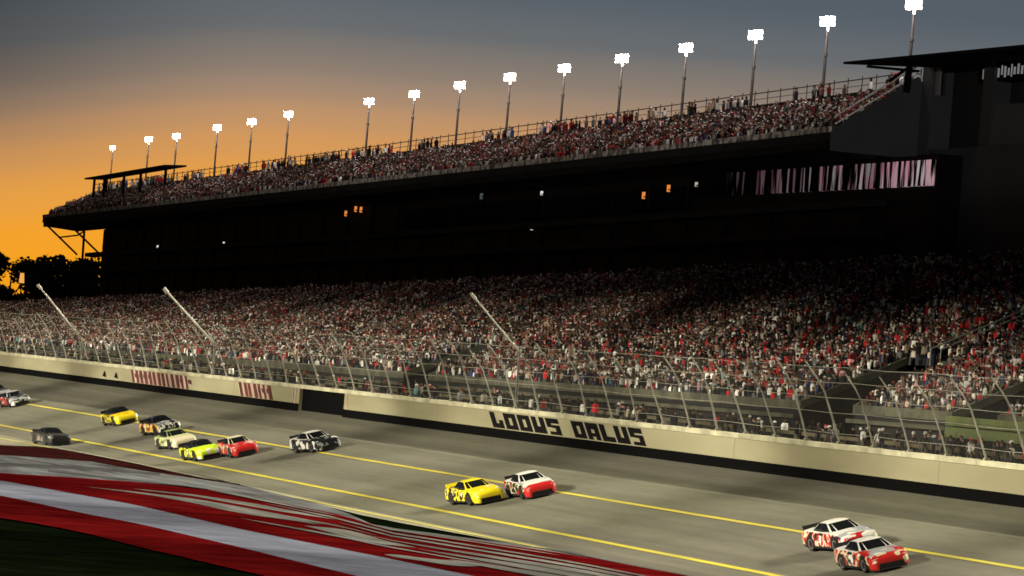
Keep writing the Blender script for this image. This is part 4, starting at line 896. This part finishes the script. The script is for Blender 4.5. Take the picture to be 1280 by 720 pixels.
    # spoiler, splitter, grille, lamps
    s_ = MB(); s_.hexa([(-2.40,-.80,.96),(-2.36,-.80,.96),(-2.36,.80,.96),(-2.40,.80,.96),(-2.50,-.80,1.16),(-2.46,-.80,1.17),(-2.46,.80,1.17),(-2.50,.80,1.16)]); s_.build('spoiler', spoiler_c or CBLK, t)
    s_ = MB(); s_.hexa([(2.0,-.97,.07),(2.56,-.70,.07),(2.56,.70,.07),(2.0,.97,.07),(2.0,-.97,.13),(2.55,-.70,.12),(2.55,.70,.12),(2.0,.97,.13)]); s_.build('splitter', CBLK, t)
    s_ = MB(); s_.quad((2.508,-.64,.13),(2.508,.64,.13),(2.508,.60,.37),(2.508,-.60,.37)); s_.build('grille', CBLK, t)
    for s in (-1,1):
        h = MB(); P = []
        for x, (ya, yb) in ((2.14,(.80,.935)),(2.40,(.58,.80))):
            w_, z0, z1 = sect(x)[1:]
            P.append((x, s*w_*.74/1.0, z1+.022)); P.append((x, s*w_*.935, z1-.032))
        h.quad(P[0],P[1],P[3],P[2]); h.build('headlight', HLM, t)
    # wheels
    for x in (1.42,-1.40):
        for s in (-1,1):
            wl = MB(); m_ = 16
            for k2, (yy, r_) in enumerate(((.74,.28),(.75,.345),(.80,.36),(.96,.36),(1.01,.345),(1.015,.25))):
                wl.v += [(x+r_*math.cos(2*PI*j/m_), s*yy, .36+r_*math.sin(2*PI*j/m_)) for j in range(m_)]
            for i in range(5):
                for j in range(m_): wl.f.append((i*m_+j, i*m_+(j+1)%m_, (i+1)*m_+(j+1)%m_, (i+1)*m_+j)); wl.m.append(0)
            wh = wl.build('wheel', TYRE, t, smooth=False)
            rm = MB(); c = [(x+.25*math.cos(2*PI*j/m_), s*1.012, .36+.25*math.sin(2*PI*j/m_)) for j in range(m_)]+[(x+.07*math.cos(2*PI*j/m_), s*.985, .36+.07*math.sin(2*PI*j/m_)) for j in range(m_)]
            rm.add(c, [(j,(j+1)%m_,m_+(j+1)%m_,m_+j) for j in range(m_)]+[tuple(m_+j for j in range(m_))]); rm.build('rim', rimm or RIMD, wh)
    if plate:
        q = MB(); q.quad((-.62,-1.006,.34),(.28,-1.006,.34),(.16,-1.000,.80),(-.48,-1.000,.80)); q.build('door_panel', plate, t)
    return t
P_ = paint
make_car('a', 'black roofed race car half out of frame, behind the silver nosed car', 82.03, 530.3, R(5), (P_('blackred',[CB,CB,CR,CB]), P_('graphite',[CG]), P_('black',[CB]), P_('silver',[CS]), P_('black',[CB])))
make_car('b', 'silver nosed dark hooded race car at the frame edge', 81.2, 513.6, R(6), (P_('redblackwhite',[CB,CR,CB,CW]), P_('darkgrey',[CG,CB,CS],1.3), P_('silver2',[CS]), P_('silverwhite',[CW,CB,CS],1.6), P_('black',[CB])))
make_car('c', 'dark charcoal race car running low on the inner yellow line', 73.5, 444.9, R(9), (P_('charcoal',[CB,(.05,.045,.04),CB,(.22,.20,.17)],2.2), P_('charcoal2',[(.018,.017,.016),(.07,.066,.062)],1.8), P_('black',[CB]), P_('charcoal3',[(.016,.015,.015)]), P_('black',[CB])), plate=paint('plate_dark',[(.09,.085,.08),(.25,.22,.2)],3))
make_car('d', 'yellow and black race car followed by a multicoloured car, near the far yellow line', 81.12, 457.0, R(6), (P_('yellowblack',[CB,CY,CB,CY],1.6), P_('yelloworange',[CY,CY,CO],2.0), P_('black',[CB]), P_('yellowfront',[CY]), P_('black',[CB])))
make_car('e', 'dark race car with red and yellow sides and a black and white nose', 80.6, 435.3, R(9), (P_('redyellow',[CB,CR,CY,CW],2.6), P_('blackwhite',[CB,CB,CS,CW],2.4), P_('blueblack',[CBU,CB]), P_('blackwhite2',[CB,CW,CB],3), P_('black',[CB])))
make_car('f', 'pale green race car half hidden behind the neon yellow car', 78.33, 416.3, R(7), (P_('palegreen',[CPG,CB,CPG,CCR],2.2), P_('palegreen2',[CPG,CCR],1.3), P_('olive',[(.22,.26,.10)]), P_('palecream',[CCR]), P_('olive',[(.22,.26,.10)])))
make_car('g', 'neon yellow green race car running beside the red car', 77.1, 399.4, R(6), (P_('neonblack',[CN,CB,CN,CY,CB],2.2), P_('neon',[CN]), P_('darkroof',[CG,CB],1.2), P_('neonfront',[CN,CN,CW],2.2), P_('black',[CB])), plate=paint('plate_yellow',[CY,CB,CW],3))
make_car('h', 'red race car with pale roof beside the neon yellow car', 79.02, 395.6, R(3), (P_('redside',[CR,CB,CCR,CR],2.4), P_('redhood',[CR,CR,CW],1.9), P_('cream',[CCR]), P_('redfront',[CR]), P_('redfront',[CR])))
make_car('i', 'white race car with a black nose leading alone on the far yellow line', 82.3, 384.5, R(12), (P_('whiteblack',[CW,CB,CB,CW],1.2), P_('blacknose',[CW,CB,CB,CW],1.3), P_('whiteroof',[CW]), P_('blackfront',[CB,CB,CB,CS],2.2), P_('whiteroof',[CW])), rimm=RIM)
make_car('j', 'yellow race car with black rear quarter beside the white roofed car', 78.27, 319.8, R(8), (P_('yellowside',[CB,CY,CY,CB,CCR],1.7), P_('yellowhood',[CY,CY,CW],.9), P_('yellowroof',[CY]), P_('yellowfront',[CY,CY,CB],2.4), P_('blackdeck',[CB,CB,CY],2)), spoiler_c=paint('spoiler_yb',[CB,CY],1.6))
make_car('k', 'white roofed race car with plain red nose beside the yellow car', 80.83, 316.8, R(1), (P_('redwhiteside',[CR,CB,CCR,CB],2.3), P_('whitehood',[CW,CW,CS],1.2), P_('whiteroof',[CW]), P_('redfront',[CR]), P_('whiteroof',[CW])))
make_car('l', 'white and dark red race car tucked behind the leading red and white car', 80.84, 256.1, R(7), (P_('marooncream',[CB,CMA,CCR,CR,CB],2.0), P_('whitehood2',[CW,CS,CW],1.0), P_('whiteroof',[CW]), P_('redfront2',[CMA,CR,CW],1.5), P_('whiteroof',[CW])), rimm=RIM, plate=paint('plate_red',[CR,CW,CR],2.8))
make_car('m', 'leading white race car with bright red nose, closest to the camera', 79.16, 245.8, R(3), (P_('blackcream',[CB,CMA,CCR,CR,CB],2.0), P_('whitehood3',[CW,CS,CR],1.1), P_('whitecream',[CW]), P_('redfront3',[CR,CR,CR,CCR],2.0), P_('whiteroof',[CW])), rimm=RIM, plate=paint('plate_white',[CW,CB,CW],2.6))
